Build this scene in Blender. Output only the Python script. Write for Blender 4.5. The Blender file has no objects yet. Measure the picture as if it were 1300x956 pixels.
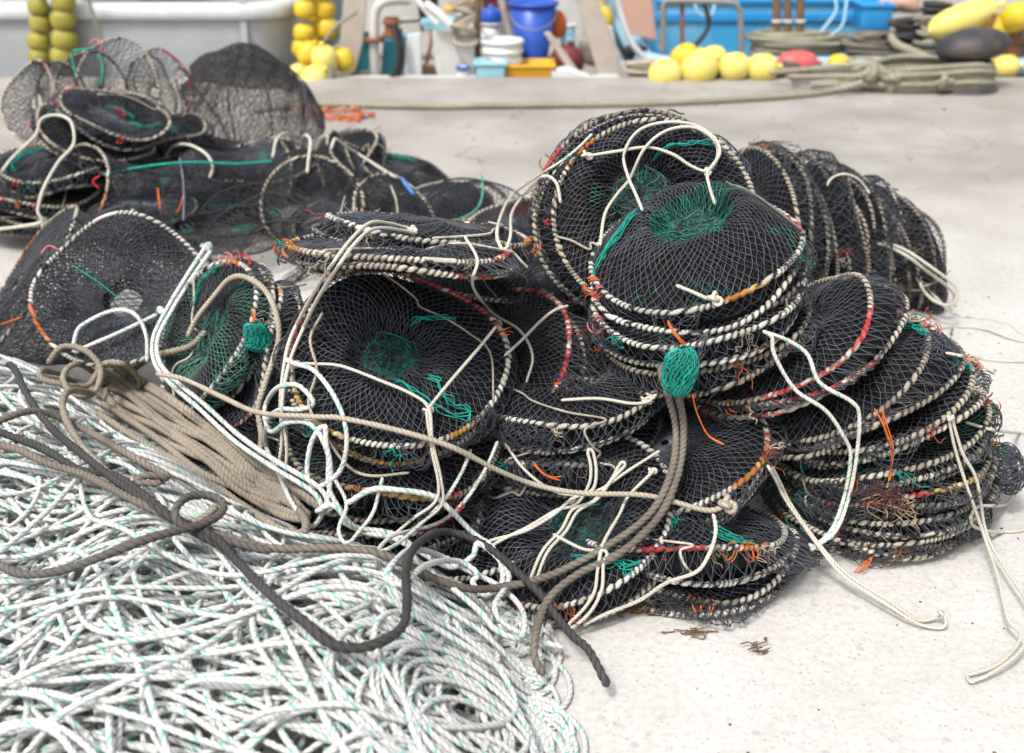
import bpy, bmesh, math, random
import numpy as np
from mathutils import Vector, Matrix
from mathutils.bvhtree import BVHTree
PI = math.pi
rng = np.random.default_rng(11)
random.seed(5)
C = bpy.context.scene.collection
# ------------------------------------------------------------------ camera model (real position and lens of the photographer)
F = 1460.0
PITCH = math.radians(23.4)
EYE = np.array([0, 0, 1.55])
FW = np.array([0, math.cos(PITCH), -math.sin(PITCH)])
UP = np.array([0, math.sin(PITCH), math.cos(PITCH)])
RT = np.array([1.0, 0, 0])


def ray(px, py):
    return FW + RT * (px - 650) / F + UP * (433 - py) / F


def at(px, py, dep):
    return EYE + ray(px, py) * dep


def on(px, py, z=0.0):
    d = ray(px, py)
    return EYE + d * ((z - EYE[2]) / d[2])


def aty(px, py, Y):
    d = ray(px, py)
    return EYE + d * (Y / d[1])


def nrm(v):
    return v / (np.linalg.norm(v, axis=-1, keepdims=True) + 1e-12)


def pose(cx, cy, a, b, ang, R=.25, flip=1):
    dep = R * F / a
    c = at(cx, cy, dep)
    v = -nrm(ray(cx, cy))
    t = math.radians(ang)
    maj = RT * math.cos(t) + UP * math.sin(t)
    maj = nrm(maj - v * maj.dot(v))
    mn = np.cross(v, maj)
    k = min(1, b / a)
    n = nrm(mn * math.sqrt(1 - k * k) * flip + v * k)
    y = np.cross(n, maj)
    M = np.eye(4)
    M[:3, 0] = maj; M[:3, 1] = y; M[:3, 2] = n; M[:3, 3] = c
    return M


# ------------------------------------------------------------------ objects
def tag(o, label=None, cat=None, group=None, kind=None):
    if label: o['label'] = label
    if cat: o['category'] = cat
    if group: o['group'] = group
    if kind: o['kind'] = kind
    return o


def thing(name, label, cat, M=None, group=None):
    o = bpy.data.objects.new(name, None)
    o.empty_display_size = .05
    C.objects.link(o)
    if M is not None:
        o.matrix_world = Matrix(M.tolist()) if not isinstance(M, Matrix) else M
    return tag(o, label, cat, group)


def mk(name, geo, mat, parent=None, smooth=True):
    """geo = list of (V, Q, col or None, uv-per-loop or None): joined into one mesh object of quads"""
    if isinstance(geo, tuple): geo = [geo]
    V = np.concatenate([g[0] for g in geo]).astype(np.float32)
    offs = np.cumsum([0] + [len(g[0]) for g in geo])
    Q = np.concatenate([g[1] + o for g, o in zip(geo, offs)]).astype(np.int32)
    me = bpy.data.meshes.new(name)
    me.vertices.add(len(V)); me.vertices.foreach_set('co', V.ravel())
    me.loops.add(Q.size); me.loops.foreach_set('vertex_index', Q.ravel())
    me.polygons.add(len(Q)); me.polygons.foreach_set('loop_start', np.arange(0, Q.size, 4, dtype=np.int32))
    if smooth: me.polygons.foreach_set('use_smooth', np.ones(len(Q), bool))
    mats = mat if isinstance(mat, (list, tuple)) else [mat]
    for m in mats: me.materials.append(m)
    if len(mats) > 1:
        idx = np.concatenate([np.full(len(g[1]), min(i, len(mats) - 1), np.int32) for i, g in enumerate(geo)])
        me.polygons.foreach_set('material_index', idx)
    if any(g[3] is not None for g in geo):
        uv = np.concatenate([g[3].reshape(-1, 2) if g[3] is not None else np.zeros((g[1].size, 2)) for g in geo]).astype(np.float32)
        l = me.uv_layers.new(name='UVMap'); l.data.foreach_set('uv', uv.ravel())
    if any(g[2] is not None for g in geo):
        col = np.concatenate([np.c_[g[2], np.ones(len(g[2]))] if g[2] is not None else np.ones((len(g[0]), 4)) for g in geo]).astype(np.float32)
        a = me.color_attributes.new('Col', 'FLOAT_COLOR', 'POINT'); a.data.foreach_set('color', col.ravel())
    me.update(calc_edges=True)
    o = bpy.data.objects.new(name, me)
    C.objects.link(o)
    if parent is not None: o.parent = parent
    return o


def mkbm(name, bm, mat, parent=None, smooth=True, loc=None):
    me = bpy.data.meshes.new(name)
    bm.normal_update(); bm.to_mesh(me); bm.free()
    for p in me.polygons: p.use_smooth = smooth
    me.materials.append(mat)
    o = bpy.data.objects.new(name, me); C.objects.link(o)
    if parent is not None: o.parent = parent
    if loc is not None: o.location = loc
    return o


# ------------------------------------------------------------------ noise and curves
class Wave:
    """smooth random field of 3-D points"""
    def __init__(s, freq, n=10, seed=None):
        r = np.random.default_rng(seed if seed is not None else int(rng.integers(1e9)))
        s.k = r.normal(size=(n, 3)) * freq; s.p = r.uniform(0, 2 * PI, n); s.n = n
    def __call__(s, P):
        return np.sin(P @ s.k.T + s.p).sum(-1) / math.sqrt(s.n)


def spline(P, step, closed=False):
    P = np.asarray(P, float)
    if closed:
        E = np.concatenate([P[-1:], P, P[:2]])
    else:
        E = np.concatenate([2 * P[:1] - P[1:2], P, 2 * P[-1:] - P[-2:-1]])
    out = []
    t = np.linspace(0, 1, 16, endpoint=False)[:, None]
    for i in range(len(E) - 3):
        a, b, c, d = E[i:i + 4]
        out.append(.5 * ((2 * b) + (c - a) * t + (2 * a - 5 * b + 4 * c - d) * t ** 2 + (-a + 3 * b - 3 * c + d) * t ** 3))
    out.append(E[-2:-1])
    Q = np.concatenate(out)
    s = np.r_[0, np.cumsum(np.linalg.norm(np.diff(Q, axis=0), axis=1))]
    n = max(4, int(s[-1] / step) + 1)
    u = np.linspace(0, s[-1], n)
    return np.stack([np.interp(u, s, Q[:, k]) for k in range(Q.shape[1])], 1)


def tube(P, r, sides=8, pitch=0, lobes=3, amp=.2, taper=True, col=None, s0=0., flat=1.):
    """swept round bar or, with a pitch, laid rope of three strands"""
    P = np.asarray(P, float); n = len(P)
    T = nrm(np.gradient(P, axis=0))
    ref = np.array([.06, .035, 1.])
    N = np.cross(T, ref); bad = np.linalg.norm(N, axis=1) < .15
    N[bad] = np.cross(T[bad], np.array([1., .1, 0])); N = nrm(N)
    for i in range(1, n):                       # keep the frame from flipping
        if N[i] @ N[i - 1] < 0: N[i] = -N[i]
    B = np.cross(T, N)
    s = s0 + np.r_[0, np.cumsum(np.linalg.norm(np.diff(P, axis=0), axis=1))]
    ph = np.arange(sides) / sides * 2 * PI
    rr = np.full((n, sides), 1.) * (np.asarray(r)[:, None] if np.ndim(r) else r)
    if pitch:
        psi = ph[None] - 2 * PI * s[:, None] / pitch
        rr = rr * (1 + amp * .35 - amp * (1 - np.abs(np.cos(lobes / 2 * psi))))
    if pitch: rr = rr * (1 + .05 * np.interp(s, np.arange(s[0], s[-1] + .03, .03), rng.normal(size=len(np.arange(s[0], s[-1] + .03, .03)))))[:, None]
    if taper:
        rr[0] *= .3; rr[-1] *= .3
    V = P[:, None] + rr[..., None] * (np.cos(ph)[None, :, None] * N[:, None] + flat * np.sin(ph)[None, :, None] * B[:, None])
    i, j = np.meshgrid(np.arange(n - 1), np.arange(sides), indexing='ij')
    j2 = (j + 1) % sides
    Q = np.stack([i * sides + j, (i + 1) * sides + j, (i + 1) * sides + j2, i * sides + j2], -1).reshape(-1, 4)
    u0, u1 = s[i], s[i + 1]; v0, v1 = j / sides, (j + 1) / sides
    uv = np.stack([np.stack([u0, v0], -1), np.stack([u1, v0], -1), np.stack([u1, v1], -1), np.stack([u0, v1], -1)], -2).reshape(-1, 2)
    Vf = V.reshape(-1, 3)
    c = None if col is None else np.tile(np.asarray(col, float), (len(Vf), 1))
    return (Vf, Q, c, uv)


def strands(P0, P1, r, C0=None, C1=None):
    """one thin three-sided twine per edge"""
    T = nrm(P1 - P0)
    ref = np.where(np.abs(T[:, 2:3]) < .8, np.array([[0, 0, 1.]]), np.array([[1., 0, 0]]))
    N = nrm(np.cross(T, ref)); B = np.cross(T, N)
    e = (P1 - P0) * .02
    V = []
    for Pp in (P0 - e, P1 + e):
        for k in range(3):
            a = 2 * PI * k / 3
            V.append(Pp + r * (math.cos(a) * N + math.sin(a) * B))
    V = np.stack(V, 1).reshape(-1, 3)
    b = np.arange(len(P0))[:, None] * 6
    Q = np.concatenate([b + np.array([[k, (k + 1) % 3, 3 + (k + 1) % 3, 3 + k]]) for k in range(3)])
    col = None
    if C0 is not None:
        col = np.stack([C0] * 3 + [C1] * 3, 1).reshape(-1, 3)
    return (V, Q, col, None)


def net(S, nu, nv, r, colf, wrap=True, jit=.12, keep=None):
    """diamond netting over a surface S(u, v) -> points; u wraps when wrap"""
    j = np.arange(nv + 1)
    cols = nu if wrap else nu + 1
    i = np.arange(cols)
    I, J = np.meshgrid(i, j, indexing='ij')
    u = (I + .5 * (J % 2)) / nu + rng.normal(size=I.shape) * jit / nu
    v = J / nv + rng.normal(size=I.shape) * jit / nv * (J > 0) * (J < nv)
    if not wrap: u = np.clip(u, 0, 1)
    P = S(u.ravel(), np.clip(v, 0, 1).ravel())
    idx = I * (nv + 1) + J
    e = []
    for jj in range(nv):
        a = idx[:, jj]
        b = idx[:, jj + 1]
        if jj % 2 == 0:      # next row shifted by +.5
            if wrap: pr = [(a, b), (np.roll(a, -1), b)]
            else: pr = [(a, b), (a[1:], b[:-1])]
        else:
            if wrap: pr = [(a, b), (a, np.roll(b, -1))]
            else: pr = [(a, b), (a[:-1], b[1:])]
        for x, y in pr: e.append(np.stack([x, y], 1))
    e = np.concatenate(e)
    if keep is not None:
        k = keep(u.ravel()[e[:, 0]], v.ravel()[e[:, 0]], P[e[:, 0]])
        e = e[k]
    col = colf(P, u.ravel(), v.ravel())
    return strands(P[e[:, 0]], P[e[:, 1]], r, col[e[:, 0]], col[e[:, 1]])


def sheet(S, nu, nv, wrap=True, uvs=(1, 1)):
    """solid surface over S(u, v)"""
    i = np.arange(nu if wrap else nu + 1); j = np.arange(nv + 1)
    I, J = np.meshgrid(i, j, indexing='ij')
    P = S((I / nu).ravel(), (J / nv).ravel())
    A, B = np.meshgrid(np.arange(nu), np.arange(nv), indexing='ij')
    A2 = (A + 1) % len(i)
    n = nv + 1
    Q = np.stack([A * n + B, A2 * n + B, A2 * n + B + 1, A * n + B + 1], -1).reshape(-1, 4)
    uv = np.stack([np.stack([A * uvs[0] / nu, B * uvs[1] / nv], -1), np.stack([(A + 1) * uvs[0] / nu, B * uvs[1] / nv], -1),
                   np.stack([(A + 1) * uvs[0] / nu, (B + 1) * uvs[1] / nv], -1), np.stack([A * uvs[0] / nu, (B + 1) * uvs[1] / nv], -1)], -2).reshape(-1, 2)
    return (P, Q, None, uv)


def smin(x, w):
    """running minimum then mean over +-w samples"""
    n = len(x); w = min(w, max(1, n // 3))
    p = np.pad(x, w, mode='edge')
    m = np.min(np.stack([p[k:k + n] for k in range(2 * w + 1)]), 0)
    p = np.pad(m, w, mode='edge')
    return np.mean(np.stack([p[k:k + n] for k in range(2 * w + 1)]), 0)


def knot(p, r, size=2.4):
    """an overhand knot"""
    t = np.linspace(0, 2 * PI, 40)
    K = np.stack([np.sin(t) + 2 * np.sin(2 * t), np.cos(t) - 2 * np.cos(2 * t), -np.sin(3 * t)], 1) * r * size / 3
    a = rng.uniform(0, PI, 2)
    R1 = np.array(Matrix.Rotation(a[0], 3, 'Z') @ Matrix.Rotation(a[1], 3, 'X'))
    return tube(K @ R1.T + p, r * 1.05, 8, .03, taper=False)


# ------------------------------------------------------------------ materials
def newmat(name):
    m = bpy.data.materials.new(name); m.use_nodes = True
    nt = m.node_tree; b = nt.nodes['Principled BSDF']
    return m, nt, b


def nd(nt, kind, ins=None, **kw):
    n = nt.nodes.new('ShaderNode' + kind)
    for k, v in kw.items(): setattr(n, k, v)
    for k, v in (ins or {}).items():
        if hasattr(v, 'is_linked') or hasattr(v, 'links'): nt.links.new(v, n.inputs[k])
        else: n.inputs[k].default_value = v
    return n


def mth(nt, op, a, b=None, c=None):
    ins = {0: a}
    if b is not None: ins[1] = b
    if c is not None: ins[2] = c
    return nd(nt, 'Math', ins, operation=op).outputs[0]


def mixc(nt, f, a, b, mode='MIX'):
    n = nt.nodes.new('ShaderNodeMix'); n.data_type = 'RGBA'; n.blend_type = mode
    for k, v in ((0, f), (6, a), (7, b)):
        if hasattr(v, 'links'): nt.links.new(v, n.inputs[k])
        else: n.inputs[k].default_value = v if k == 0 else (*v[:3], 1)
    return n.outputs[2]


def ramp(nt, f, stops):
    n = nt.nodes.new('ShaderNodeValToRGB'); nt.links.new(f, n.inputs[0])
    el = n.color_ramp.elements
    while len(el) < len(stops): el.new(.5)
    for e, (p, c) in zip(el, stops):
        e.position = p; e.color = (*c, 1) if len(c) == 3 else c
    return n.outputs[0]


def g(x): return (x, x, x)


def noise(nt, vec, scale, detail=4, rough=.6):
    return nd(nt, 'TexNoise', {'Vector': vec, 'Scale': scale, 'Detail': detail, 'Roughness': rough}).outputs[0]


def bump(nt, b, h, strength=.3, dist=.002):
    n = nd(nt, 'Bump', {'Height': h, 'Strength': strength, 'Distance': dist})
    nt.links.new(n.outputs[0], b.inputs['Normal'])


def plain(name, col, rough=.6, wear=.35, wearcol=None, scale=9., metal=0, spec=.4, bmp=.15):
    """painted or moulded surface with grime, fading and small dents"""
    m, nt, b = newmat(name)
    tc = nd(nt, 'TexCoord').outputs['Object']
    n1 = noise(nt, tc, scale, 6, .65); n2 = noise(nt, tc, scale * 5, 3)
    c2 = wearcol or tuple(x * .55 + .05 for x in col)
    f = ramp(nt, n1, [(.42, g(0)), (.7, g(1))])
    c = mixc(nt, mth(nt, 'MULTIPLY', f, wear), col, c2)
    c = mixc(nt, mth(nt, 'MULTIPLY', n2, .25), c, tuple(x * .7 for x in col))
    nt.links.new(c, b.inputs['Base Color'])
    b.inputs['Roughness'].default_value = rough; b.inputs['Metallic'].default_value = metal
    b.inputs['Specular IOR Level'].default_value = spec
    nt.links.new(mth(nt, 'MULTIPLY_ADD', n1, .3, rough - .15), b.inputs['Roughness'])
    bump(nt, b, n2, bmp, .004)
    return m


def attr_mat(name, rough=.6, spec=.3, fib=0.):
    m, nt, b = newmat(name)
    a = nd(nt, 'Attribute', attribute_name='Col').outputs['Color']
    tc = nd(nt, 'TexCoord').outputs['Object']
    n = noise(nt, tc, 260 if fib else 60, 3)
    n2 = noise(nt, tc, 14, 3)
    c = mixc(nt, 1., a, ramp(nt, n, [(.25, g(.62)), (.7, g(1.1))]), 'MULTIPLY')
    c = mixc(nt, 1., c, ramp(nt, n2, [(.3, g(.72)), (.65, g(1.08))]), 'MULTIPLY')
    nt.links.new(c, b.inputs['Base Color'])
    b.inputs['Roughness'].default_value = rough
    b.inputs['Specular IOR Level'].default_value = spec
    if fib: bump(nt, b, n, .5, .0015)
    return m


def rope_mat(name, col, dark, fleck=None, fleck2=None, dirt=.5, pitch=.045, scale=4.):
    m, nt, b = newmat(name)
    uv = nd(nt, 'UVMap').outputs[0]
    sx = nd(nt, 'SeparateXYZ', {0: uv}); s, v = sx.outputs[0], sx.outputs[1]
    tc = nd(nt, 'TexCoord').outputs['Object']
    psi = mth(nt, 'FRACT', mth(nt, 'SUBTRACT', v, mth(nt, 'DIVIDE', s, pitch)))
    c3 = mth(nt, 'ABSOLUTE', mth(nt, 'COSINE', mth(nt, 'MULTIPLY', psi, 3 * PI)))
    fibv = nd(nt, 'CombineXYZ', {0: mth(nt, 'MULTIPLY', psi, 26.), 1: mth(nt, 'MULTIPLY', s, 9.), 2: 0.}).outputs[0]
    fib = noise(nt, fibv, 3., 3, .7)
    n1 = noise(nt, tc, scale, 5, .6)
    n0 = noise(nt, nd(nt, 'CombineXYZ', {0: mth(nt, 'MULTIPLY', s, 1.7), 1: 0., 2: 0.}).outputs[0], 1.3, 4)
    f = mth(nt, 'MULTIPLY', ramp(nt, mth(nt, 'ADD', mth(nt, 'MULTIPLY', n1, .6), mth(nt, 'MULTIPLY', n0, .4)), [(.38, g(0)), (.68, g(1))]), dirt)
    c = mixc(nt, f, col, dark)
    c = mixc(nt, ramp(nt, c3, [(.0, g(.85)), (.5, g(0))]), c, tuple(x * .5 for x in dark))  # shade in the grooves between strands, painted into the colour
    c = mixc(nt, ramp(nt, fib, [(.3, g(.5)), (.6, g(0))]), c, tuple(x * .6 for x in dark))
    if fleck:
        band = mth(nt, 'MULTIPLY', mth(nt, 'LESS_THAN', psi, .15), mth(nt, 'GREATER_THAN', noise(nt, nd(nt, 'CombineXYZ', {0: mth(nt, 'MULTIPLY', s, 14.), 1: 7., 2: 0.}).outputs[0], 1.3, 2), .5))
        c = mixc(nt, mth(nt, 'MULTIPLY', band, .85), c, fleck)
    if fleck2:
        band = mth(nt, 'MULTIPLY', mth(nt, 'LESS_THAN', mth(nt, 'ABSOLUTE', mth(nt, 'SUBTRACT', psi, .5)), .34),
                   mth(nt, 'GREATER_THAN', noise(nt, nd(nt, 'CombineXYZ', {0: mth(nt, 'MULTIPLY', s, .9), 1: 3., 2: 0.}).outputs[0], 1.9, 2), .745))
        c = mixc(nt, band, c, fleck2)
    nt.links.new(c, b.inputs['Base Color'])
    b.inputs['Roughness'].default_value = .75
    b.inputs['Specular IOR Level'].default_value = .25
    bump(nt, b, mth(nt, 'ADD', fib, mth(nt, 'MULTIPLY', c3, .8)), .55, .0012)
    return m


M = {}
M['net'] = attr_mat('net_twine', .5, .45)
M['ring'] = attr_mat('ring_wrapping', .8, .2, 1)
M['cord'] = attr_mat('thin_cord', .65, .3)
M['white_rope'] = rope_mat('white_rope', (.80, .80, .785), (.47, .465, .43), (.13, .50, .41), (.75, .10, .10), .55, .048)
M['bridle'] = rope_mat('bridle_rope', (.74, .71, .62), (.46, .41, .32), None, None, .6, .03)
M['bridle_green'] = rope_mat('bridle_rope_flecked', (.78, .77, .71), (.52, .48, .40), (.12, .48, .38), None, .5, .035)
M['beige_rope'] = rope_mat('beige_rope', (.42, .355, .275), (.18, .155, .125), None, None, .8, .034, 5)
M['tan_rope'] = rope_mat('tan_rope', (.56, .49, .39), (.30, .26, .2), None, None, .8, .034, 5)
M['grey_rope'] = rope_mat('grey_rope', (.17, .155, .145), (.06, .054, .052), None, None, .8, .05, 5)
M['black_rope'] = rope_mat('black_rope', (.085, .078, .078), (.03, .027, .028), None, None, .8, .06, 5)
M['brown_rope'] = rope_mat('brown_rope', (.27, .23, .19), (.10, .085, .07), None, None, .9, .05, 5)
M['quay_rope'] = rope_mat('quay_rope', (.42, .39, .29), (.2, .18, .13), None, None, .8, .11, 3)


def core_mat():
    m, nt, b = newmat('dense_net')
    uv = nd(nt, 'UVMap').outputs[0]
    tc = nd(nt, 'TexCoord').outputs['Object']
    wob = nd(nt, 'TexNoise', {'Vector': tc, 'Scale': 9., 'Detail': 2.}).outputs['Color']
    p = nd(nt, 'VectorMath', {0: uv, 1: nd(nt, 'VectorMath', {0: wob, 3: 2.2}, operation='SCALE').outputs[0]}, operation='ADD').outputs[0]
    acc = None
    for sc, off in ((1., 0.), (1.37, .31)):
        q = nd(nt, 'SeparateXYZ', {0: nd(nt, 'VectorMath', {0: p, 3: sc}, operation='SCALE').outputs[0]})
        for op in ('ADD', 'SUBTRACT'):
            t = mth(nt, 'ADD', mth(nt, op, q.outputs[0], mth(nt, 'MULTIPLY', q.outputs[1], .5)), off)
            l = mth(nt, 'SUBTRACT', 1., mth(nt, 'MULTIPLY', mth(nt, 'ABSOLUTE', mth(nt, 'SUBTRACT', mth(nt, 'FRACT', t), .5)), 6.))
            l = mth(nt, 'MAXIMUM', l, 0.)
            acc = l if acc is None else mth(nt, 'MAXIMUM', acc, l)
    n2 = noise(nt, tc, 10, 3)
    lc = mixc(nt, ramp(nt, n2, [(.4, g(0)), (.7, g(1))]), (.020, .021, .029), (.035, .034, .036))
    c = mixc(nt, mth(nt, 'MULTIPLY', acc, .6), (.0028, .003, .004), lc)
    nt.links.new(c, b.inputs['Base Color'])
    b.inputs['Roughness'].default_value = .7
    b.inputs['Specular IOR Level'].default_value = .2
    bump(nt, b, acc, .8, .003)
    return m


M['core'] = core_mat()
# ------------------------------------------------------------------ fish traps
NAVY = np.array([.078, .085, .105]); TEAL = np.array([.012, .27, .215]); PALE = np.array([.13, .34, .25]); BROWN = np.array([.06, .05, .045])
PAL = {'cream': [(.60, .54, .43), (.66, .60, .50), (.50, .44, .34)], 'white': [(.72, .69, .63), (.66, .62, .55)],
       'red': [(.45, .05, .06), (.62, .56, .47), (.50, .10, .09)], 'orange': [(.60, .22, .05), (.62, .40, .12), (.5, .15, .06)],
       'yellow': [(.62, .38, .10), (.55, .30, .07), (.6, .5, .3)], 'dirty': [(.36, .32, .26), (.42, .37, .30), (.28, .25, .2)],
       'dark': [(.12, .11, .10), (.2, .18, .16)]}
DARKW = np.array([.016, .016, .02])
COLL = []            # colliders in world space: ropes are laid over them
TRAPS = []


def xf(Mt, P):
    return P @ Mt[:3, :3].T + Mt[:3, 3]


def collide(V, Q):
    COLL.append((V, Q))


class Wob:
    """a hand-bent hoop: radius and lift round the circle"""
    def __init__(s, R, rad=.034, lift=.013):
        s.R = R; s.a = rng.normal(size=3) * np.array([.7, .5, .3]) * rad; s.p = rng.uniform(0, 2 * PI, 6); s.l = rng.normal(size=3) * np.array([.8, .6, .4]) * lift
    def rad(s, t):
        return s.R * (1 + sum(s.a[k] * np.sin((k + 2) * t + s.p[k]) for k in range(3)))
    def lift(s, t):
        return sum(s.l[k] * np.sin((k + 2) * t + s.p[3 + k]) for k in range(3))
    def pts(s, t, z=0., tilt=(0, 0), off=(0, 0), sc=1.):
        x = s.rad(t) * sc * np.cos(t) + off[0]; y = s.rad(t) * sc * np.sin(t) + off[1]
        return np.stack([x, y, z + s.lift(t) + tilt[0] * x + tilt[1] * y], -1)


def ring_geo(ptf, r0=.0068, wraps=80, seg=(), sides=8, base='cream', gap=.36):
    """hoop whipped with pale rope over a black core: lumps slant round the bar"""
    n = wraps * 8
    t = np.arange(n) / n * 2 * PI
    P = ptf(t)
    T = nrm(np.roll(P, -1, 0) - np.roll(P, 1, 0))
    c = P.mean(0)
    N = nrm(P - c); N = nrm(N - T * (N * T).sum(1, keepdims=True)); B = np.cross(T, N)
    ph = np.arange(sides) / sides * 2 * PI
    jitw = np.interp(t, np.linspace(0, 2 * PI, 24), rng.normal(size=24) * .8)
    cyc = (wraps * t[:, None] / (2 * PI) + ph[None] / (2 * PI) + jitw[:, None])
    fr = cyc - np.floor(cyc)
    w = np.floor(cyc).astype(int)
    lump = np.clip(np.sin(np.clip((fr - gap) / (1 - gap), 0, 1) * PI), 0, 1) ** .6
    fat = rng.uniform(.66, 1.25, wraps + 4)[w % (wraps + 4)]
    rr = r0 * (.78 + .36 * lump * fat)
    V = P[:, None] + rr[..., None] * (np.cos(ph)[None, :, None] * N[:, None] + np.sin(ph)[None, :, None] * B[:, None])
    pal = [PAL[base]] * (wraps + 4)
    for a, b, name in seg:
        for k in range(wraps + 4):
            d = ((k + .5) / wraps * 360 - a) % 360
            if d < (b - a) % 360: pal[k] = PAL[name]
    pc = np.array([np.array(p[rng.integers(len(p))]) * rng.uniform(.75, 1.08) for p in pal])
    solid = np.array([p in (PAL['orange'], PAL['yellow'], PAL['red']) for p in pal])
    grime = np.interp(np.arange(wraps + 4), np.linspace(0, wraps + 4, 14), rng.uniform(.62, 1.14, 14))
    pc = pc * np.c_[grime, grime * (.93 + .07 * grime), grime * (.86 + .14 * grime)]
    bare = rng.random(wraps + 4) < .07
    pc[bare] = DARKW * 2
    col = np.where((fr > gap - .02)[..., None], pc[w % (wraps + 4)], np.where(solid[w % (wraps + 4)][..., None], pc[(w + 1) % (wraps + 4)] * .55, DARKW))
    i, j = np.meshgrid(np.arange(n), np.arange(sides), indexing='ij')
    i2, j2 = (i + 1) % n, (j + 1) % sides
    Q = np.stack([i * sides + j, i2 * sides + j, i2 * sides + j2, i * sides + j2], -1).reshape(-1, 4)
    return (V.reshape(-1, 3), Q, col.reshape(-1, 3), None)


def twine(P, r, col, step=.006):
    return tube(spline(P, step), r, 5, col=col)


def colfun(green=9., gcol=PALE, pit=None, base=NAVY, gseed=None):
    wv = Wave(13., 8, gseed); wb = Wave(6., 6); wf = Wave(40., 6)
    def f(P, u, v):
        c = base * (1 + .22 * rng.normal(size=(len(P), 1)))
        b = np.clip(wb(P) * .7, 0, 1)[:, None]
        c = c * (1 - .5 * b) + BROWN * .5 * b
        m = (wv(P) + .35 * wf(P) > green)[:, None]
        c = np.where(m, gcol * rng.uniform(.6, 1.1, (len(P), 1)), c)
        if pit is not None:
            m = (v > pit)[:, None]
            c = np.where(m, np.where(rng.random((len(P), 1)) < .55, gcol, TEAL * .5) * rng.uniform(.4, 1.1, (len(P), 1)), c)
        return np.clip(c, .004, 1)
    return f


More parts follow.
